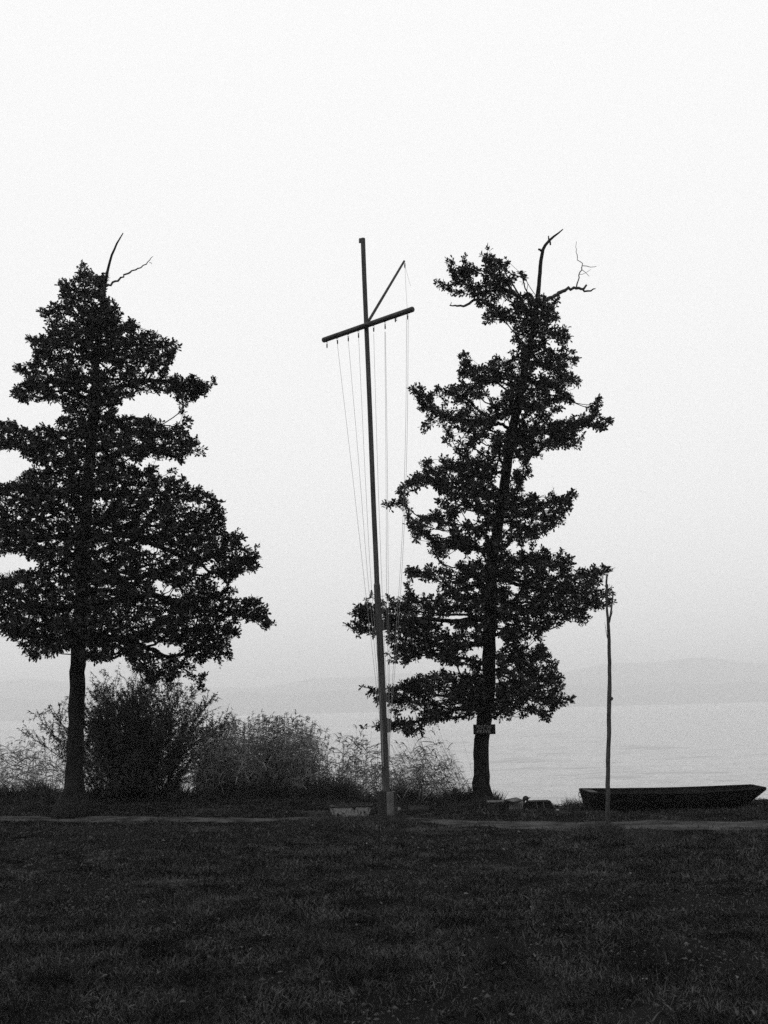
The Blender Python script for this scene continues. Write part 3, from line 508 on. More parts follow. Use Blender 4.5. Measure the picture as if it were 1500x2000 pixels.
# blocks hanging from the yard: (top x, bottom y offset)
def block(p, ln, tilt=0.0, size=1.0):
    b = MB()
    q = p - NP([0, 0, .02])
    ang = np.linspace(0, 2 * math.pi, 9)
    b.tube([q + NP([math.sin(a_) * .014, 0, math.cos(a_) * .022 - .01]) for a_ in ang], .005, 5, cap=False)
    ln = ln * .72; e = q + NP([tilt * ln, 0, -ln])
    b.tube([q - NP([0, 0, .02]), e], .006, 5)
    b.tube([e + NP([0, 0, .035]), e + NP([0, 0, .02]), e - NP([0, 0, .02]), e - NP([0, 0, .038])], [.012 * size, .021 * size, .021 * size, .011 * size], 8, flat=.55)
    b.build('block', M['iron'], mast); return e
def yard_pt(xp):                                  # point on the yard's underside straight above a picture column
    best = min(np.linspace(0, 1, 400), key=lambda t: abs(proj(ya + (yb - ya) * t)[0] - xp)); return ya + (yb - ya) * best - NP([0, 0, yr])
def proj(p):
    v = p - CAM; d = v @ fw; return 750 + F * (v @ rt) / d, 1000 - F * (v @ up) / d
ends = {}
for xp, ln, tl in ((638.5,.085,0),(658.5,.075,.05),(680,.10,0),(700,.10,0),(729.5,.075,0),(752,.105,0),(795.5,.055,0)):
    ends[xp] = block(yard_pt(xp), ln, tl)
bent = block(yard_pt(774), .028, -.9)
block(at(790.5, 513, UD + .85), .06)
gq = at(704, 471, UD - .02)
MB().box(at(703, 470, UD), .03, .04, .075, .3).build('masthead_sheave', M['iron'], mast)
# foot: two cheeks holding the mast
c = gnd(747.5, 1599); c[1] = MD + .02
MB().box((at(746.5, 1575, MD - .05)[0], MD - .04, .185), px(12, MD), .20, .46, .25, bev=.006).build('cheek_post', M['darkpost'], mast)
q = at(764, 1575, MD - .05)
MB().box((q[0], MD - .06, .185), px(11.5, MD), .17, .46, -.35, bev=.006).build('cheek_post', M['post'], mast)
q = at(770.5, 1575, MD - .02)
MB().box((q[0] + .005, MD + .0, .18), px(5, MD), .15, .44, -.35, bev=.004).build('cheek_plank', M['darkpost'], mast)
q = at(761.5, 1561, MD - .17)
MB().tube([q, q + NP([.01, .06, 0])], [.024, .024], 10).build('pivot_bolt', M['iron'], mast)
q = at(752, 1547, MD - .08)
MB().box((q[0], MD - .10, q[2]), px(26, MD), .05, .03, .05).build('crossbar', M['darkpost'], mast)
q = at(745.5, 1497, MD - .08)
MB().tube([q + NP([-.03, 0, -.05]), q + NP([-.02, 0, .02]), q + NP([.02, .02, .03])], .010, 6).build('cleat', M['iron'], mast)

# ropes: each halyard is a thing of its own
def rope(pix, dz, label, rad=.0028, group='halyards hanging along the mast'):
    n = len(pix); pts = []
    for i, (x, y) in enumerate(pix): pts.append(at(x, y, dz[i]) if not isinstance(x, np.ndarray) else x)
    P, R = resample(pts, np.full(n, rad), .35)
    o = MB().tube(P, R, 5).build('halyard', M['rope'])
    tag(o, label, 'rope', group); return o
def yY(xp): return ends[xp][1]
fo = MD - .10
rope([(658.8,672),(686,905),(711,1130),(735,1340),(746,1440),(748,1497)], [yY(658.5), yY(658.5)*.66+fo*.34, yY(658.5)*.4+fo*.6, fo, fo, fo], 'thin halyard running down from the far outer end of the yard')
rope([(680.5,668),(701,905),(718,1130),(739,1340),(747,1440),(748.5,1497)], [yY(680), yY(680)*.66+fo*.34, yY(680)*.4+fo*.6, fo, fo, fo], 'thin halyard from the middle block on the far arm of the yard')
rope([(700.5,661),(712,905),(723.5,1130),(742,1340),(748,1440),(749,1497)], [yY(700), yY(700)*.66+fo*.34, yY(700)*.4+fo*.6, fo, fo, fo], 'thin halyard on the far arm hanging closest to the mast')
rope([(729.8,652),(737,905),(745.5,1140),(755,1340),(758,1440),(759,1497)], [yY(729.5), yY(729.5)*.66+fo*.34, yY(729.5)*.4+fo*.6, fo, fo, fo], 'thin halyard on the near arm hanging closest to the mast')
for o_ in (0, 2.6):
    rope([(751.5+o_*.5,648),(754+o_,905),(754.5+o_*1.4,1140),(758.5+o_,1340),(759,1440),(759.5,1497)], [yY(752), yY(752)*.66+fo*.34, yY(752)*.4+fo*.6, fo, fo, fo], 'one of two parallel halyard falls from the middle of the near yard arm', group='paired falls at the middle of the near yard arm')
for o_ in (0, 3.2):
    rope([(794+o_,622),(793+o_,820),(788+o_,1000),(780.5+o_,1140),(766+o_*1.2,1330),(759.5,1440),(760,1497)], [yY(795.5), yY(795.5)*.75+fo*.25, yY(795.5)*.5+fo*.5, yY(795.5)*.35+fo*.65, fo, fo, fo], 'one of two parallel halyard falls from the near outer yard end', group='paired falls at the near yard end')
rope([(791,521),(793,570),(795.5,606)], [UD + .85, UD + .3, yY(795.5) + .05], 'short halyard dropping from the gaff tip to the yard', rad=.0026, group=None)
rope([(791.5,521),(794,532),(798,546),(802,559)], [UD + .85] * 4, 'loose frayed rope end dangling from the gaff tip', rad=.002, group=None)

# ------------------------------------------------------------------ sign on the oak
sD = QR[np.argmin(np.abs(QR[:, 2] - at(946, 1424, OAKD)[2]))][1] - px(28, OAKD) / 2 - .035
s0 = at(946, 1424.5, sD)
sign = thing('tree_sign', tuple(s0), 'small black board lettered PONTON PRIVE nailed on the oak trunk', 'sign')
MB().box(s0, px(42, sD), .018, px(18.5, sD), 0, ry=.012, bev=.002).build('board', M['sign'], sign)
dg = bpy.context.evaluated_depsgraph_get()
for txt, dx, dy, wd in (('PONTON', -1, -4.3, 27), ('PRIVE', -1.5, 3.9, 26)):
    cu = bpy.data.curves.new('lettering', 'FONT'); cu.body = txt; cu.size = px(9.0, sD); cu.align_x = 'CENTER'; cu.align_y = 'CENTER'; cu.extrude = .0015; cu.space_character = 1.12
    to = bpy.data.objects.new('lettering', cu); col.objects.link(to); bpy.context.view_layer.update()
    me = bpy.data.meshes.new_from_object(to.evaluated_get(bpy.context.evaluated_depsgraph_get())); bpy.data.objects.remove(to)
    v = np.zeros(len(me.vertices) * 3); me.vertices.foreach_get('co', v); v = v.reshape(-1, 3)
    v[:, 0] *= px(wd, sD) / max(1e-6, v[:, 0].max() - v[:, 0].min())
    o2 = s0 + NP([px(dx, sD), -.011, -px(dy, sD)])
    nv = np.stack([v[:, 0] + o2[0], -v[:, 2] + o2[1], v[:, 1] + o2[2]], 1)
    me.vertices.foreach_set('co', nv.ravel()); me.update(); me.materials.clear()
    obj('lettering', me, M['letter'], sign)
for sx, sy in ((17, 1), (-18, 0)):
    q = s0 + NP([px(sx, sD), -.012, -px(sy, sD)])
    MB().tube([q, q + NP([0, -.004, 0])], [.007, .005], 8).build('nail', M['post'], sign)

# ------------------------------------------------------------------ pruned sapling
sb = gnd(1187, 1636); SD = sb[1]
sap = thing('pruned_sapling', (sb[0], sb[1], 0), 'slender bare pruned sapling with a forked top', 'sapling')
tk = [(1187,1640,9),(1187,1560,8.5),(1187.5,1500,8.2),(1189.5,1440,8),(1190.5,1365,8),(1190.5,1290,7),(1189.5,1250,6.5),(1188.5,1215,6),(1186.5,1203,5.2),(1185,1190,4.6),(1184.8,1160,4.2),(1185.5,1122,3.8)]
P, R = resample([at(x, y, SD) for x, y, wd in tk], [px(wd, SD) / 2 for *_, wd in tk], .09)
P[1:-1] += rng.normal(0, .003, P[1:-1].shape)
MB().tube(np.concatenate([[P[0] - NP([0, 0, .15])], P]), np.concatenate([[R[0]], R]), 12, wob=.05, rg=rng).build('trunk', M['dead'], sap, smooth=True)
for nm, ln in (('fork_branch', [(1189,1216,5),(1192,1205,4),(1194,1190,3.6),(1197,1165,2.8),(1197.5,1156,2.2)]), ('knot', [(1191,1366,6),(1194.5,1364.5,7.5),(1197,1363,4)]), ('knot', [(1188.5,1232,5),(1185.8,1230,3.6)]),
               ('twig', [(1186.5,1247,1.5),(1184,1235,1),(1182,1222,.8),(1181,1215,.6)]), ('twig', [(1192,1208,1.5),(1196,1200,1),(1197,1193,.7)])):
    P, R = resample([at(x, y, SD - (.01 if nm == 'knot' else 0)) for x, y, wd in ln], [px(wd, SD) / 2 for *_, wd in ln], .03)
    MB().tube(P, R, 8, wob=.05, rg=rng).build(nm, M['dead'], sap, smooth=True)

# ------------------------------------------------------------------ planter trough with plants
pc = gnd(686, 1599); PD = pc[1]
pl_ = thing('planter_trough', (pc[0], pc[1], 0), 'low white trough with flaking paint standing beside the mast foot', 'planter')
wt, wb, hh, dp = px(80, PD), px(60, PD), px(23, PD), .30
def ring(wx, wy, z, jit=0):
    return [(pc[0] + a_ * wx / 2, pc[1] + b_ * wy / 2, z) for a_, b_ in ((-1, -1), (-.33, -1), (.33, -1), (1, -1), (1, 1), (.33, 1), (-.33, 1), (-1, 1))]
V = ring(wb, dp * .7, -.03) + ring((wt + wb) / 2, dp * .86, hh * .5) + ring(wt, dp, hh) + ring(wt - .05, dp - .05, hh) + ring(wt - .07, dp - .07, hh - .05)
b = MB(); b.add(V, [(r_ * 8 + j, r_ * 8 + (j + 1) % 8, r_ * 8 + 8 + (j + 1) % 8, r_ * 8 + 8 + j) for r_ in range(4) for j in range(8)] + [tuple(range(7, -1, -1))])
b.build('trough', M['flake'], pl_)
V = []
b = MB()
for (x0, y0, x1, y1) in ((-1, -1, 1, -1), (1, -1, 1, 1), (1, 1, -1, 1), (-1, 1, -1, -1)):
    p0 = NP([pc[0] + x0 * wt / 2, pc[1] + y0 * dp / 2, hh + .004]); p1 = NP([pc[0] + x1 * wt / 2, pc[1] + y1 * dp / 2, hh + .004])
    b.tube([p0 - unit(p1 - p0) * .012, p1 + unit(p1 - p0) * .012], .013, 6)
b.build('rim', M['darkpost'], pl_)
MB().box((pc[0], pc[1], hh - .03), wt - .08, dp - .08, .02).build('potting_soil', M['soil'], pl_)
n = 900
st = np.stack([pc[0] + rng.uniform(-.4, .46, n) * (wt - .1), pc[1] + rng.uniform(-.42, .42, n) * (dp - .1), np.full(n, hh - .03)], 1)
d = rng.normal(0, .55, (n, 3)); d[:, 2] = np.abs(d[:, 2]) + .6
V, f = ribbons(st, d, rng.uniform(.05, .13, n), rng.uniform(.1, .5, n), rng.uniform(.008, .018, n), 3)
tag(obj('trough_plants', np_mesh('trough_plants', V, f), M['weeds']), 'low dark leafy plants growing in the white trough', 'plant', kind='stuff')

# ------------------------------------------------------------------ rowing boat on the bank
bq = gnd(1140, 1587); BD = bq[1]
boat = thing('rowing_boat', (bq[0] + 1.3, BD + .3, 0), 'dark flat-bottomed rowing boat lying on the lake bank', 'boat')
x_top0 = at(1131, 1541, BD + .88)[0]; x_bot0 = at(1144, 1586, BD + .75)[0]; zt = at(1131, 1541.5, BD + .88)[2]
LB = 2.75; ns_ = 15; hb = zt
secs = []
for i in range(ns_):
    t = i / (ns_ - 1); bt = .98 * (.60 + .40 * math.sin(math.pi * min(1, .12 + t * .9)) ** .8)
    xt = x_top0 + LB * t; xb = x_bot0 + (LB - .30) * t
    zb = .0 + .07 * max(0, (t - .75) / .25) ** 2 + .02; ztop = zt - .03 * math.sin(math.pi * t)
    hw = bt / 2; hwb = hw * .72; yc0 = BD + .42
    secs.append([(xt, yc0 - hw, ztop), ((xt + xb) / 2, yc0 - (hw + hwb) / 2 - .015, (ztop + zb) / 2), (xb, yc0 - hwb, zb), (xb, yc0 + hwb, zb), ((xt + xb) / 2, yc0 + (hw + hwb) / 2 + .015, (ztop + zb) / 2), (xt, yc0 + hw, ztop)])
secs = NP(secs)
b = MB(); V = secs.reshape(-1, 3); f = [(i*6+j, (i+1)*6+j, (i+1)*6+j+1, i*6+j+1) for i in range(ns_-1) for j in range(5)] + [(0, 1, 2, 3, 4, 5), tuple((ns_-1)*6 + j for j in range(5, -1, -1))]
b.add(V, f)
ho_ = b.build('hull', M['hull'], boat)
sm = ho_.modifiers.new('thick', 'SOLIDIFY'); sm.thickness = .022; sm.offset = -1
b = MB()
for j in (0, 5): b.tube(secs[:, j] + NP([0, (-.012 if j == 0 else .012), .005]), .02, 6)
for i in (0, ns_ - 1): b.tube([secs[i, 0] + NP([0, 0, .005]), secs[i, 5] + NP([0, 0, .005])], .02, 6)
b.build('gunwale', M['hull'], boat)
s0_, s1_ = secs[0], secs[1]
b = MB(); q = [s0_[0] + NP([.02, .03, .012]), s0_[5] + NP([.02, -.03, .012]), s1_[5] + NP([0, -.03, .0]), s1_[0] + NP([0, .03, .0])]
b.add(q + [p_ - NP([0, 0, .02]) for p_ in q], [(0, 3, 2, 1), (4, 5, 6, 7), (0, 4, 7, 3), (1, 2, 6, 5), (2, 3, 7, 6), (0, 1, 5, 4)]); b.build('foredeck', M['hullin'], boat)
for i in (5, 10):
    y0_, y1_ = secs[i, 0, 1] + .04, secs[i, 5, 1] - .04
    MB().box((secs[i, 0, 0], (y0_ + y1_) / 2, zt - .12), .22, y1_ - y0_, .025).build('thwart', M['hullin'], boat)
for zf in (.33, .66):                                             # strakes along the side
    ln = secs[:, 0] * (1 - zf) + secs[:, 2] * zf + NP([0, -.014, 0])
    MB().tube(ln, .010, 5).build('strake', M['hull'], boat)
rc = at(1133, 1552, BD + .55)
ang = np.linspace(0, 2 * math.pi, 15)
MB().tube([rc + NP([math.sin(a_) * .022, 0, math.cos(a_) * .040]) for a_ in ang], .007, 6, cap=False).build('mooring_ring', M['iron'], boat)

# ------------------------------------------------------------------ crate, tub, plank, duck, stones beside the oak
kq = gnd(1010, 1583); KD = kq[1] + .06
kc = at(1008, 1574, KD)
crate = thing('slatted_crate', (kc[0], KD, 0), 'pale slatted crate under a tilted lid between oak and dark tub', 'crate')
kw = px(27, KD)
topz = at(1008, 1567, KD)[2]
for i in range(7):
    MB().box((kc[0] - kw / 2 + kw * (i + .5) / 7, KD, topz / 2), kw / 7 * .62, .015, topz, bev=.002).build('slat', M['crate'], crate)
for zz in (topz * .25, topz * .92):
    MB().box((kc[0], KD + .017, zz), kw, .016, .025).build('rail', M['crate'], crate)
MB().box((kc[0], KD + .15, topz * .5), kw * .94, .22, topz * .94).build('inner_box', M['tub'], crate)
# lid: a diamond seen on edge
lz = [at(985, 1562.5, KD - .03), at(1001.5, 1566.5, KD - .12), at(1021.5, 1563, KD + .10), at(1008, 1557.8, KD + .30)]
v = lz + [p_ - NP([0, 0, .018]) for p_ in lz]
MB().add(v, [(0, 1, 2, 3), (7, 6, 5, 4), (0, 4, 5, 1), (1, 5, 6, 2), (2, 6, 7, 3), (3, 7, 4, 0)]).build('lid', M['crate'], crate)
b = MB()
for i in range(4): b.tube([lz[i] - NP([0, 0, .006]), lz[(i + 1) % 4] - NP([0, 0, .006])], .012, 6)
b.build('lid_frame', M['darkpost'], crate)
tq = at(1060, 1574, KD - .05); tD = KD - .05
tub = thing('overturned_tub', (tq[0], tD, 0), 'dark overturned tub with ribbed side lying next to the slatted crate', 'tub')
t_top = at(1055, 1564.8, tD)[2]
def trap(x0, x1, x2, x3, z0, z1, y0, y1): return [(x0, y0, z0), (x1, y0, z0), (x2, y0 + .03, z1), (x3, y0 + .03, z1), (x0, y1, z0), (x1, y1, z0), (x2, y1 - .03, z1), (x3, y1 - .03, z1)]
xa, xb_, xc_, xd_ = at(1019, 1574, tD)[0], at(1084, 1574, tD)[0], at(1075, 1574, tD)[0], at(1033.5, 1574, tD)[0]
MB().add(trap(xa, xb_, xc_, xd_, -.02, t_top, tD - .02, tD + .26), [(0, 1, 2, 3), (5, 4, 7, 6), (3, 2, 6, 7), (1, 5, 6, 2), (4, 0, 3, 7)]).build('tub_body', M['tub'], tub)
MB().tube([(xd_, tD, t_top), (xc_, tD, t_top), ((xc_ + xb_) / 2, tD - .012, t_top / 2), (xb_ + .006, tD - .025, .02)], .011, 6).build('edge_strip', M['rim'], tub)
for fx in (.35, .68):
    x_ = xd_ + (xc_ - xd_) * fx; MB().tube([(x_, tD + .004, t_top - .015), (x_ + .012, tD - .024, .02)], .008, 5).build('rib', M['rim'], tub)
pq = at(974, 1565, KD + .1)
step = thing('plank_step', (pq[0], KD + .1, 0), 'weathered grey plank resting on two blocks by the foot of the oak', 'plank')
MB().box((pq[0], KD + .1, pq[2]), px(44, KD), .14, .022, .04, bev=.004).build('plank', M['crate'], step)
for sx in (-.30, .40):
    MB().box((pq[0] + sx * px(44, KD), KD + .1, pq[2] / 2 - .021), .10, .11, pq[2] + .02, .04, bev=.006).build('support_block', M['darkpost'], step)
# ducks: one continuous body each, neck raised
spine = [((992,1569),.004,.008),((995,1569.5),.022,.03),((1002,1571.5),.052,.060),((1010,1573),.066,.078),((1017,1573.2),.066,.078),((1021.5,1571.5),.048,.056),((1023,1569),.030,.034),((1023.2,1566.8),.022,.024),
         ((1023.2,1564.4),.022,.022),((1023.4,1562.2),.034,.030),((1025,1560.2),.046,.040),((1027.4,1559.6),.048,.042),((1030,1559.4),.038,.034),((1032,1559.5),.020,.022),((1033.6,1558.8),.009,.018),((1035.6,1557.8),.006,.016),((1036.6,1557.4),.002,.006)]
def duck(label, dx, dy, dD):
    pts = NP([at(x + dx, y + dy, dD) for i, ((x, y), a_, b_) in enumerate(spine)])
    t = unit(np.gradient(pts, axis=0)); sv = np.tile(NP([0.0, 1, 0]), (len(pts), 1)); uv = np.cross(t, sv); n = 12
    ang = np.arange(n) * 2 * math.pi / n
    V = pts[:, None] + uv[:, None] * np.cos(ang)[None, :, None] * NP([a_ for _, a_, b_ in spine])[:, None, None] + sv[:, None] * np.sin(ang)[None, :, None] * NP([b_ for _, a_, b_ in spine])[:, None, None]
    b = MB().add(V.reshape(-1, 3), [(i*n+j, i*n+(j+1) % n, (i+1)*n+(j+1) % n, (i+1)*n+j) for i in range(len(pts)-1) for j in range(n)] + [tuple(range(n-1, -1, -1)), tuple((len(pts)-1)*n+j for j in range(n))])
    o = b.build('duck', M['feather'], smooth=True); tag(o, label, 'duck', 'ducks on the bank')
    for mm in ('headf', 'bill'): o.data.materials.append(M[mm])
    mi = []
    for i in range(len(pts) - 1): mi += [(1 if 6 <= i < 13 else 2 if i >= 13 else 0)] * n
    o.data.polygons.foreach_set('material_index', NP(mi + [0, 2], np.int32))
    sub = o.modifiers.new('smooth', 'SUBSURF'); sub.levels = 1; sub.render_levels = 2
duck('dark duck with raised head sitting behind the slatted crate', 0, -.5, KD + .60)
duck('dark duck with raised head half hidden in the shore grass', -138, -16, 18.7)

def stone(x, y, w_, h_, mt, label, z=None):
    q = gnd(x, y); u = np.linspace(0, math.pi, 8); vv = np.arange(12) * 2 * math.pi / 12
    Wm, Hm = px(w_, q[1]) / 2, px(h_, q[1])
    V = NP([[math.sin(a_) * math.cos(c_), math.sin(a_) * math.sin(c_), math.cos(a_)] for a_ in u for c_ in vv]); V *= (1 + rng.normal(0, .05, (len(V), 1)))
    V = V * NP([Wm, Wm * .8, Hm]) + NP([q[0], q[1], .0])
    f = [(i*12+j, (i+1)*12+j, (i+1)*12+(j+1) % 12, i*12+(j+1) % 12) for i in range(7) for j in range(12)]
    tag(MB().add(V, f).build('stone', M[mt], smooth=True), label, 'stone')
stone(819, 1581, 46, 8, 'boulder', 'low rounded grey boulder half sunk in grass beyond the mast')
stone(717, 1561, 9, 4, 'pale', 'small pale stone in the grass behind the white trough')
stone(779, 1581, 9, 4, 'pale', 'small pale stone in the grass beside the mast foot')
stone(1089, 1584, 8, 4, 'pale', 'small pale stone on the bank beside the dark tub')

# ------------------------------------------------------------------ vegetation on the bank
def on_ground(xy, lift=0.0): return np.stack([xy[:, 0], xy[:, 1], hgt(xy[:, 0], xy[:, 1]) + lift], 1)
def reeds(n, xr, prof, yoff, lean, rg, nleaf=8, wmul=1.0, plume=.75, bmax=.10):
    """stems with long drooping leaves and plumes; prof gives height against x"""
    x = rg.uniform(*xr, n); y = bank(x) + rg.uniform(*yoff, n)
    base = on_ground(np.stack([x, y], 1), -.03); H = prof(x) * rg.uniform(.42, 1.24, n) - np.minimum(base[:, 2], 0) * .8
    d = np.stack([lean[0] + rg.normal(0, lean[2], n), lean[1] + rg.normal(0, lean[2], n), np.ones(n)], 1); d = unit(d)
    bend = rg.uniform(.0, bmax, n)
    out = [ribbons(base, d, H, bend, .006 * wmul, 4, rg, taper=.5, basew=1)]
    k = nleaf; t = rg.uniform(.22, .97, (n, k)).ravel(); r_ = lambda a: np.repeat(a, k, 0)
    p = r_(base) + r_(d) * (r_(H) * t)[:, None] - NP([0, 0, 1]) * (r_(bend) * r_(H) * t * t)[:, None]
    az = rg.uniform(0, 2 * math.pi, n * k); el = rg.uniform(.0, 1.05, n * k)
    ld = np.stack([np.cos(az) * np.cos(el) + lean[0] * .4, np.sin(az) * np.cos(el), np.sin(el)], 1)
    out.append(ribbons(p, ld, rg.uniform(.16, .46, n * k), rg.uniform(.3, 1.0, n * k), rg.uniform(.012, .026, n * k) * wmul, 4, rg))
    s = np.where(rg.random(n) < plume)[0]; m = 9
    tip = base[s] + d[s] * H[s][:, None] - NP([0, 0, 1]) * (bend[s] * H[s])[:, None]
    side = rg.uniform(0, 2 * math.pi, len(s))
    P = np.repeat(tip, m, 0) - np.repeat(d[s], m, 0) * rg.uniform(0, .12, len(s) * m)[:, None]
    pd = np.stack([np.repeat(np.cos(side), m) * .6 + rg.normal(0, .3, len(s) * m), np.repeat(np.sin(side), m) * .6 + rg.normal(0, .3, len(s) * m), rg.uniform(.5, 1.2, len(s) * m)], 1)
    out.append(ribbons(P, pd, rg.uniform(.08, .19, len(s) * m), .7, .014, 4, rg, taper=.8))
    return joinvf(out)
def xat(xp, Yd): return (xp - 750) * Yd / F
prof = lambda x: np.interp(x, [xat(a_, 21.5) for a_ in (100, 400, 440, 470, 520, 590, 606, 618, 640, 655, 690, 722, 738, 760)], [1.1, 1.22, 1.32, 1.36, 1.42, 1.38, 1.25, .8, .85, 1.06, 1.18, 1.0, .8, .7])
rg = np.random.default_rng(5)
V, f = joinvf([reeds(1050, (xat(392, 21.5), xat(612, 21.5)), prof, (-.5, 1.3), (.02, 0, .12), rg), reeds(130, (xat(612, 21), xat(745, 21)), prof, (-.3, 1.0), (.04, 0, .14), rg), reeds(330, (xat(-40, 22), xat(410, 22)), prof, (-.2, 1.2), (.02, 0, .12), rg)])
tag(obj('reeds', np_mesh('reeds', V, f), M['reed']), 'tall feathery reed bed along the bank between shrub and mast', 'reeds', kind='stuff')
prof2 = lambda x: np.interp(x, [xat(a_, 19.3) for a_ in (740, 770, 800, 850, 890, 915, 935)], [.7, .85, 1.0, 1.2, 1.3, 1.2, .9])
V, f = joinvf([reeds(230, (xat(755, 19.3), xat(918, 18.8)), prof2, (-.35, .5), (-.48, 0, .12), rg, nleaf=2, wmul=.7, plume=.2, bmax=.04), reeds(85, (xat(750, 19.3), xat(860, 18.8)), lambda x: prof2(x) * .8, (-.4, .5), (-.05, 0, .25), rg, nleaf=8, wmul=.8, plume=.1)])
tag(obj('shore_grass', np_mesh('shore_grass', V, f), M['reed']), 'sparse thin shore grass leaning over between mast and oak', 'grass', kind='stuff')
# rank weeds at the foot of the reeds
def tufts(n, xy, hmin, hmax, wd, rg, spread=.45, k=5, nseg=3, hm=None):
    hm = 1.0 if hm is None else np.repeat(hm, k)
    p = np.repeat(on_ground(xy, -.02), k, 0); N = len(p); p[:, :2] += rg.normal(0, .03, (N, 2))
    d = rg.normal(0, spread, (N, 3)); d[:, 2] = 1
    return ribbons(p, d, rg.uniform(hmin, hmax, N) * hm, rg.uniform(.05, .5, N), rg.uniform(.6, 1.2, N) * wd, nseg, rg)
def uneven(x, y): return np.clip(.75 + .55 * np.sin(x * 2.9 + 1.5 * np.sin(x * 1.3)) * np.sin(x * 1.1 + 2) + .35 * np.sin(x * 7.7 + y * 5), .28, 1.35)
x = rg.uniform(xat(-60, 21), xat(745, 20), 4600); y = bank(x) + rg.uniform(-.75, .5, len(x))
x2 = rg.uniform(xat(745, 19), xat(945, 18.5), 1100); y2 = bank(x2) + rg.uniform(-.5, .3, len(x2))
wd_ = [tufts(0, np.stack([x, y], 1), .14, .60, .014, rg, hm=uneven(x, y)), tufts(0, np.stack([x2, y2], 1), .12, .42, .012, rg, hm=uneven(x2, y2))]
x = rg.uniform(xat(945, 18), 7.5, 1100); y = bank(x) + rg.uniform(-.25, .5, len(x)); wd_.append(tufts(0, np.stack([x, y], 1), .03, .10, .006, rg))
x = rg.uniform(-9, 1.3, 1500); y = bank(x) - .5 - rg.uniform(0, 1.5, len(x)) ** 1.6; wd_.append(tufts(0, np.stack([x, y], 1), .03, .16, .008, rg, k=4, hm=uneven(x, y)))
x = rg.uniform(1.6, 2.15, 220); y = bank(x) - rg.uniform(0, .45, len(x)); wd_.append(tufts(0, np.stack([x, y], 1), .07, .16, .008, rg))
x = rg.uniform(xat(1075, 17.2), xat(1140, 17.2), 130); y = bank(x) + rg.uniform(-.3, .1, len(x)); wd_.append(tufts(0, np.stack([x, y], 1), .12, .27, .007, rg))
# round the mast foot, trough, tub, boat and sapling
for (xp, yp, sx, sy, n, h0, h1) in ((690, 1606, 60, .14, 420, .04, .12), (705, 1608, 95, .30, 1100, .05, .14), (760, 1610, 40, .2, 300, .04, .13), (760, 1605, 28, .12, 260, .04, .14), (640, 1602, 25, .25, 200, .06, .17), (1190, 1636, 22, .22, 330, .10, .30), (1160, 1628, 40, .25, 260, .06, .2), (1050, 1588, 32, .05, 40, .03, .08), (1170, 1590, 40, .05, 120, .04, .13), (943, 1573, 28, .15, 260, .06, .2), (988, 1580, 16, .06, 90, .06, .15), (1000, 1586, 22, .06, 60, .03, .09), (1260, 1640, 60, .4, 300, .06, .22)):
    q = gnd(xp, yp); xy = np.stack([q[0] + rg.normal(0, .5, n) * px(sx, q[1]), q[1] + rg.normal(0, .8, n) * sy], 1); wd_.append(tufts(0, xy, h0, h1, .008, rg))
for i in range(260):
    yy = math.sqrt(rg.uniform(22, 250)); xx = rg.uniform(-.42, .42) * yy; n = int(rg.integers(8, 40)); sr = rg.uniform(.05, .22)
    xy = np.stack([xx + rg.normal(0, 1.5 * sr, n), yy + rg.normal(0, sr, n)], 1); wd_.append(tufts(0, xy, .03, rg.uniform(.06, .12), .006, rg))
V, f = joinvf(wd_)
tag(obj('weeds', np_mesh('weeds', V, f), M['weeds']), 'dark rank weeds along the bank and round the mast foot', 'weeds', kind='stuff')

# willow shrub
wq = gnd(252, 1563); WD = wq[1] + .5
shrub = thing('willow_shrub', (wq[0], WD, 0), 'dense willow shrub with fanning stems between oak and reeds', 'shrub')
rg = np.random.default_rng(31)
tips, segs = [], []
n0 = 125
stem = MB(); twA, twD, twL = [], [], []
for i in range(n0):
    b0 = NP([wq[0] + rg.normal(0, .30), WD + rg.normal(0, .3), -.05]); az = rg.uniform(0, 2 * math.pi); sl = min(.78, abs(rg.normal(0, .48))) + .05
    d = unit(NP([math.cos(az) * sl * 1.25, math.sin(az) * sl * .8, 1.0])); Ln = rg.uniform(1.7, 2.55) * (1 - .22 * min(1, sl))
    tt = np.linspace(0, 1, 7); P = b0 + d * (Ln * tt)[:, None] + NP([d[0], d[1], 0]) * (.25 * Ln * tt ** 2)[:, None] + rg.normal(0, .012, (7, 3))
    stem.tube(P, np.linspace(.017, .004, 7), 5)
    nb = 27
    for t in rg.uniform(.1, 1, nb):
        p = P[0] + (NP([np.interp(t, tt, P[:, j]) for j in range(3)]) - P[0]); dd = unit(d + rg.normal(0, .55, 3) + NP([0, 0, .15])); twA.append(p); twD.append(dd); twL.append(rg.uniform(.2, .5))
twA, twD, twL = NP(twA), NP(twD), NP(twL)
stem.build('stem', M['bark'], shrub)
V, f = ribbons(twA, twD, twL, .05, .007, 3, rg, taper=.6, basew=1); 
tag(obj('twigs', np_mesh('twigs', V, f), M['bark'], shrub), kind='stuff')
k = 30; t = rg.uniform(.1, 1.02, len(twA) * k); A = np.repeat(twA, k, 0); D = np.repeat(twD, k, 0); Lk = np.repeat(twL, k)
p = A + D * (Lk * t)[:, None] - NP([0, 0, 1]) * (.05 * Lk * t * t)[:, None]
V, f = ribbons(p, unit(D * .7 + rg.normal(0, .6, D.shape)), rg.uniform(.045, .09, len(p)), .25, rg.uniform(.013, .022, len(p)), 2, rg, basew=.3)
tag(obj('foliage', np_mesh('foliage', V, f), M['willow'], shrub), kind='stuff')

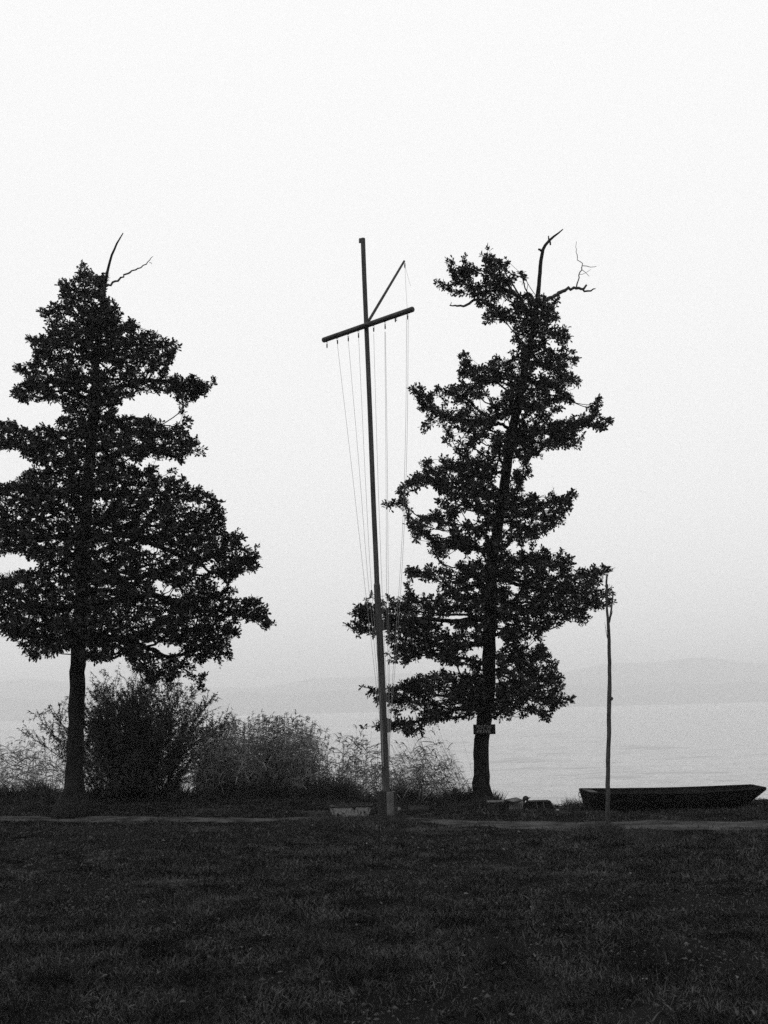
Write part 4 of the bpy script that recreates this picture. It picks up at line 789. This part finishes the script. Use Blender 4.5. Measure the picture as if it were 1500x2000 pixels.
# ------------------------------------------------------------------ lawn: grass blades, pebbles and fallen leaves
rg = np.random.default_rng(77)
def bare(x, y):
    return (np.sin(x * 1.1 + 2.2 * np.sin(y * .8 + .4)) * np.cos(y * 1.7 + 1.1 * np.sin(x * .6)) + .5 * np.sin(x * 3.3 + y * 2.1) * np.sin(y * 4.3 - x * 1.2) + .25 * np.sin(x * 9 + 3 * np.sin(y * 7)))
def lawn_pts(n, y0, y1):
    u = rg.random(n); y = np.sqrt(y0 ** 2 + u * (y1 ** 2 - y0 ** 2)); x = rg.uniform(-1, 1, n) * (.43 * y + .8); return x, y
xs_, ys_ = zip(*[lawn_pts(150000, 4.6, 24.0), lawn_pts(130000, 4.6, 13.0), lawn_pts(60000, 4.4, 8.5)])
x = np.concatenate(xs_); y = np.concatenate(ys_)
off = np.abs(y - path_mid(x)) / path_half(x)
keep = (y < bank(x) + .4) & ((off > 1.05) | (rg.random(len(x)) < np.where(off > .55, .45, .13))) & (rg.random(len(x)) < np.clip(.95 - .8 * (bare(x, y) - .45) / .25, .12, 1.0))
x, y = x[keep], y[keep]
# blades gather in clumps
tall = .6 + .5 * (fbm(x * 2.1 + 5, y * 2.3) + .4); N = len(x)
d = rg.normal(0, .6, (N, 3)); d[:, 2] = 1
P = on_ground(np.stack([x, y], 1), -.004)
V, f = ribbons(P, d, rg.uniform(.03, .10, N) * np.clip(tall, .45, 1.7), rg.uniform(.1, .6, N), rg.uniform(.0035, .0095, N) * np.interp(y, [5, 18], [.85, 1.9]), 2, rg, basew=1)
tag(obj('grass', np_mesh('grass', V, f), M['grass']), 'short patchy dark grass covering the lawn', 'grass', kind='stuff')
n = 14000; x, y = lawn_pts(n, 4.6, 19); keep = (bare(x, y) > .40) | (np.abs(y - path_mid(x)) < path_half(x)) | (rg.random(n) < .06); x, y = x[keep], y[keep]; N = len(x)
oct_ = NP([(1, 0, 0), (0, 1, 0), (-1, 0, 0), (0, -1, 0), (0, 0, .7), (0, 0, -.7)]); of = NP([(0, 1, 4), (1, 2, 4), (2, 3, 4), (3, 0, 4), (1, 0, 5), (2, 1, 5), (3, 2, 5), (0, 3, 5)])
sz = rg.uniform(.004, .014, N) * (1 + rg.random(N) ** 6)
V = on_ground(np.stack([x, y], 1), .003)[:, None] + oct_[None] * sz[:, None, None] * rg.uniform(.7, 1.3, (N, 6, 1))
tag(obj('gravel', np_mesh('gravel', V.reshape(-1, 3), (np.arange(N)[:, None, None] * 6 + of[None]).reshape(-1, 3)), M['stone']), 'loose grey gravel scattered on bare lawn patches and track', 'gravel', kind='stuff')
n = 1300; x, y = lawn_pts(n, 4.6, 18.5)
P = on_ground(np.stack([x, y], 1), .035 * rg.random(n) + .008)
a_ = rg.uniform(0, 2 * math.pi, n); V, f = leaves(P, np.stack([np.cos(a_), np.sin(a_), rg.normal(0, .25, n)], 1), unit(rg.normal(0, .4, (n, 3)) + NP([0, 0, 1])), rg.uniform(.02, .05, n), rg)
tag(obj('fallen_leaves', np_mesh('fallen_leaves', V, f), M['dry']), 'dry fallen oak leaves strewn over the lawn', 'leaves', kind='stuff')
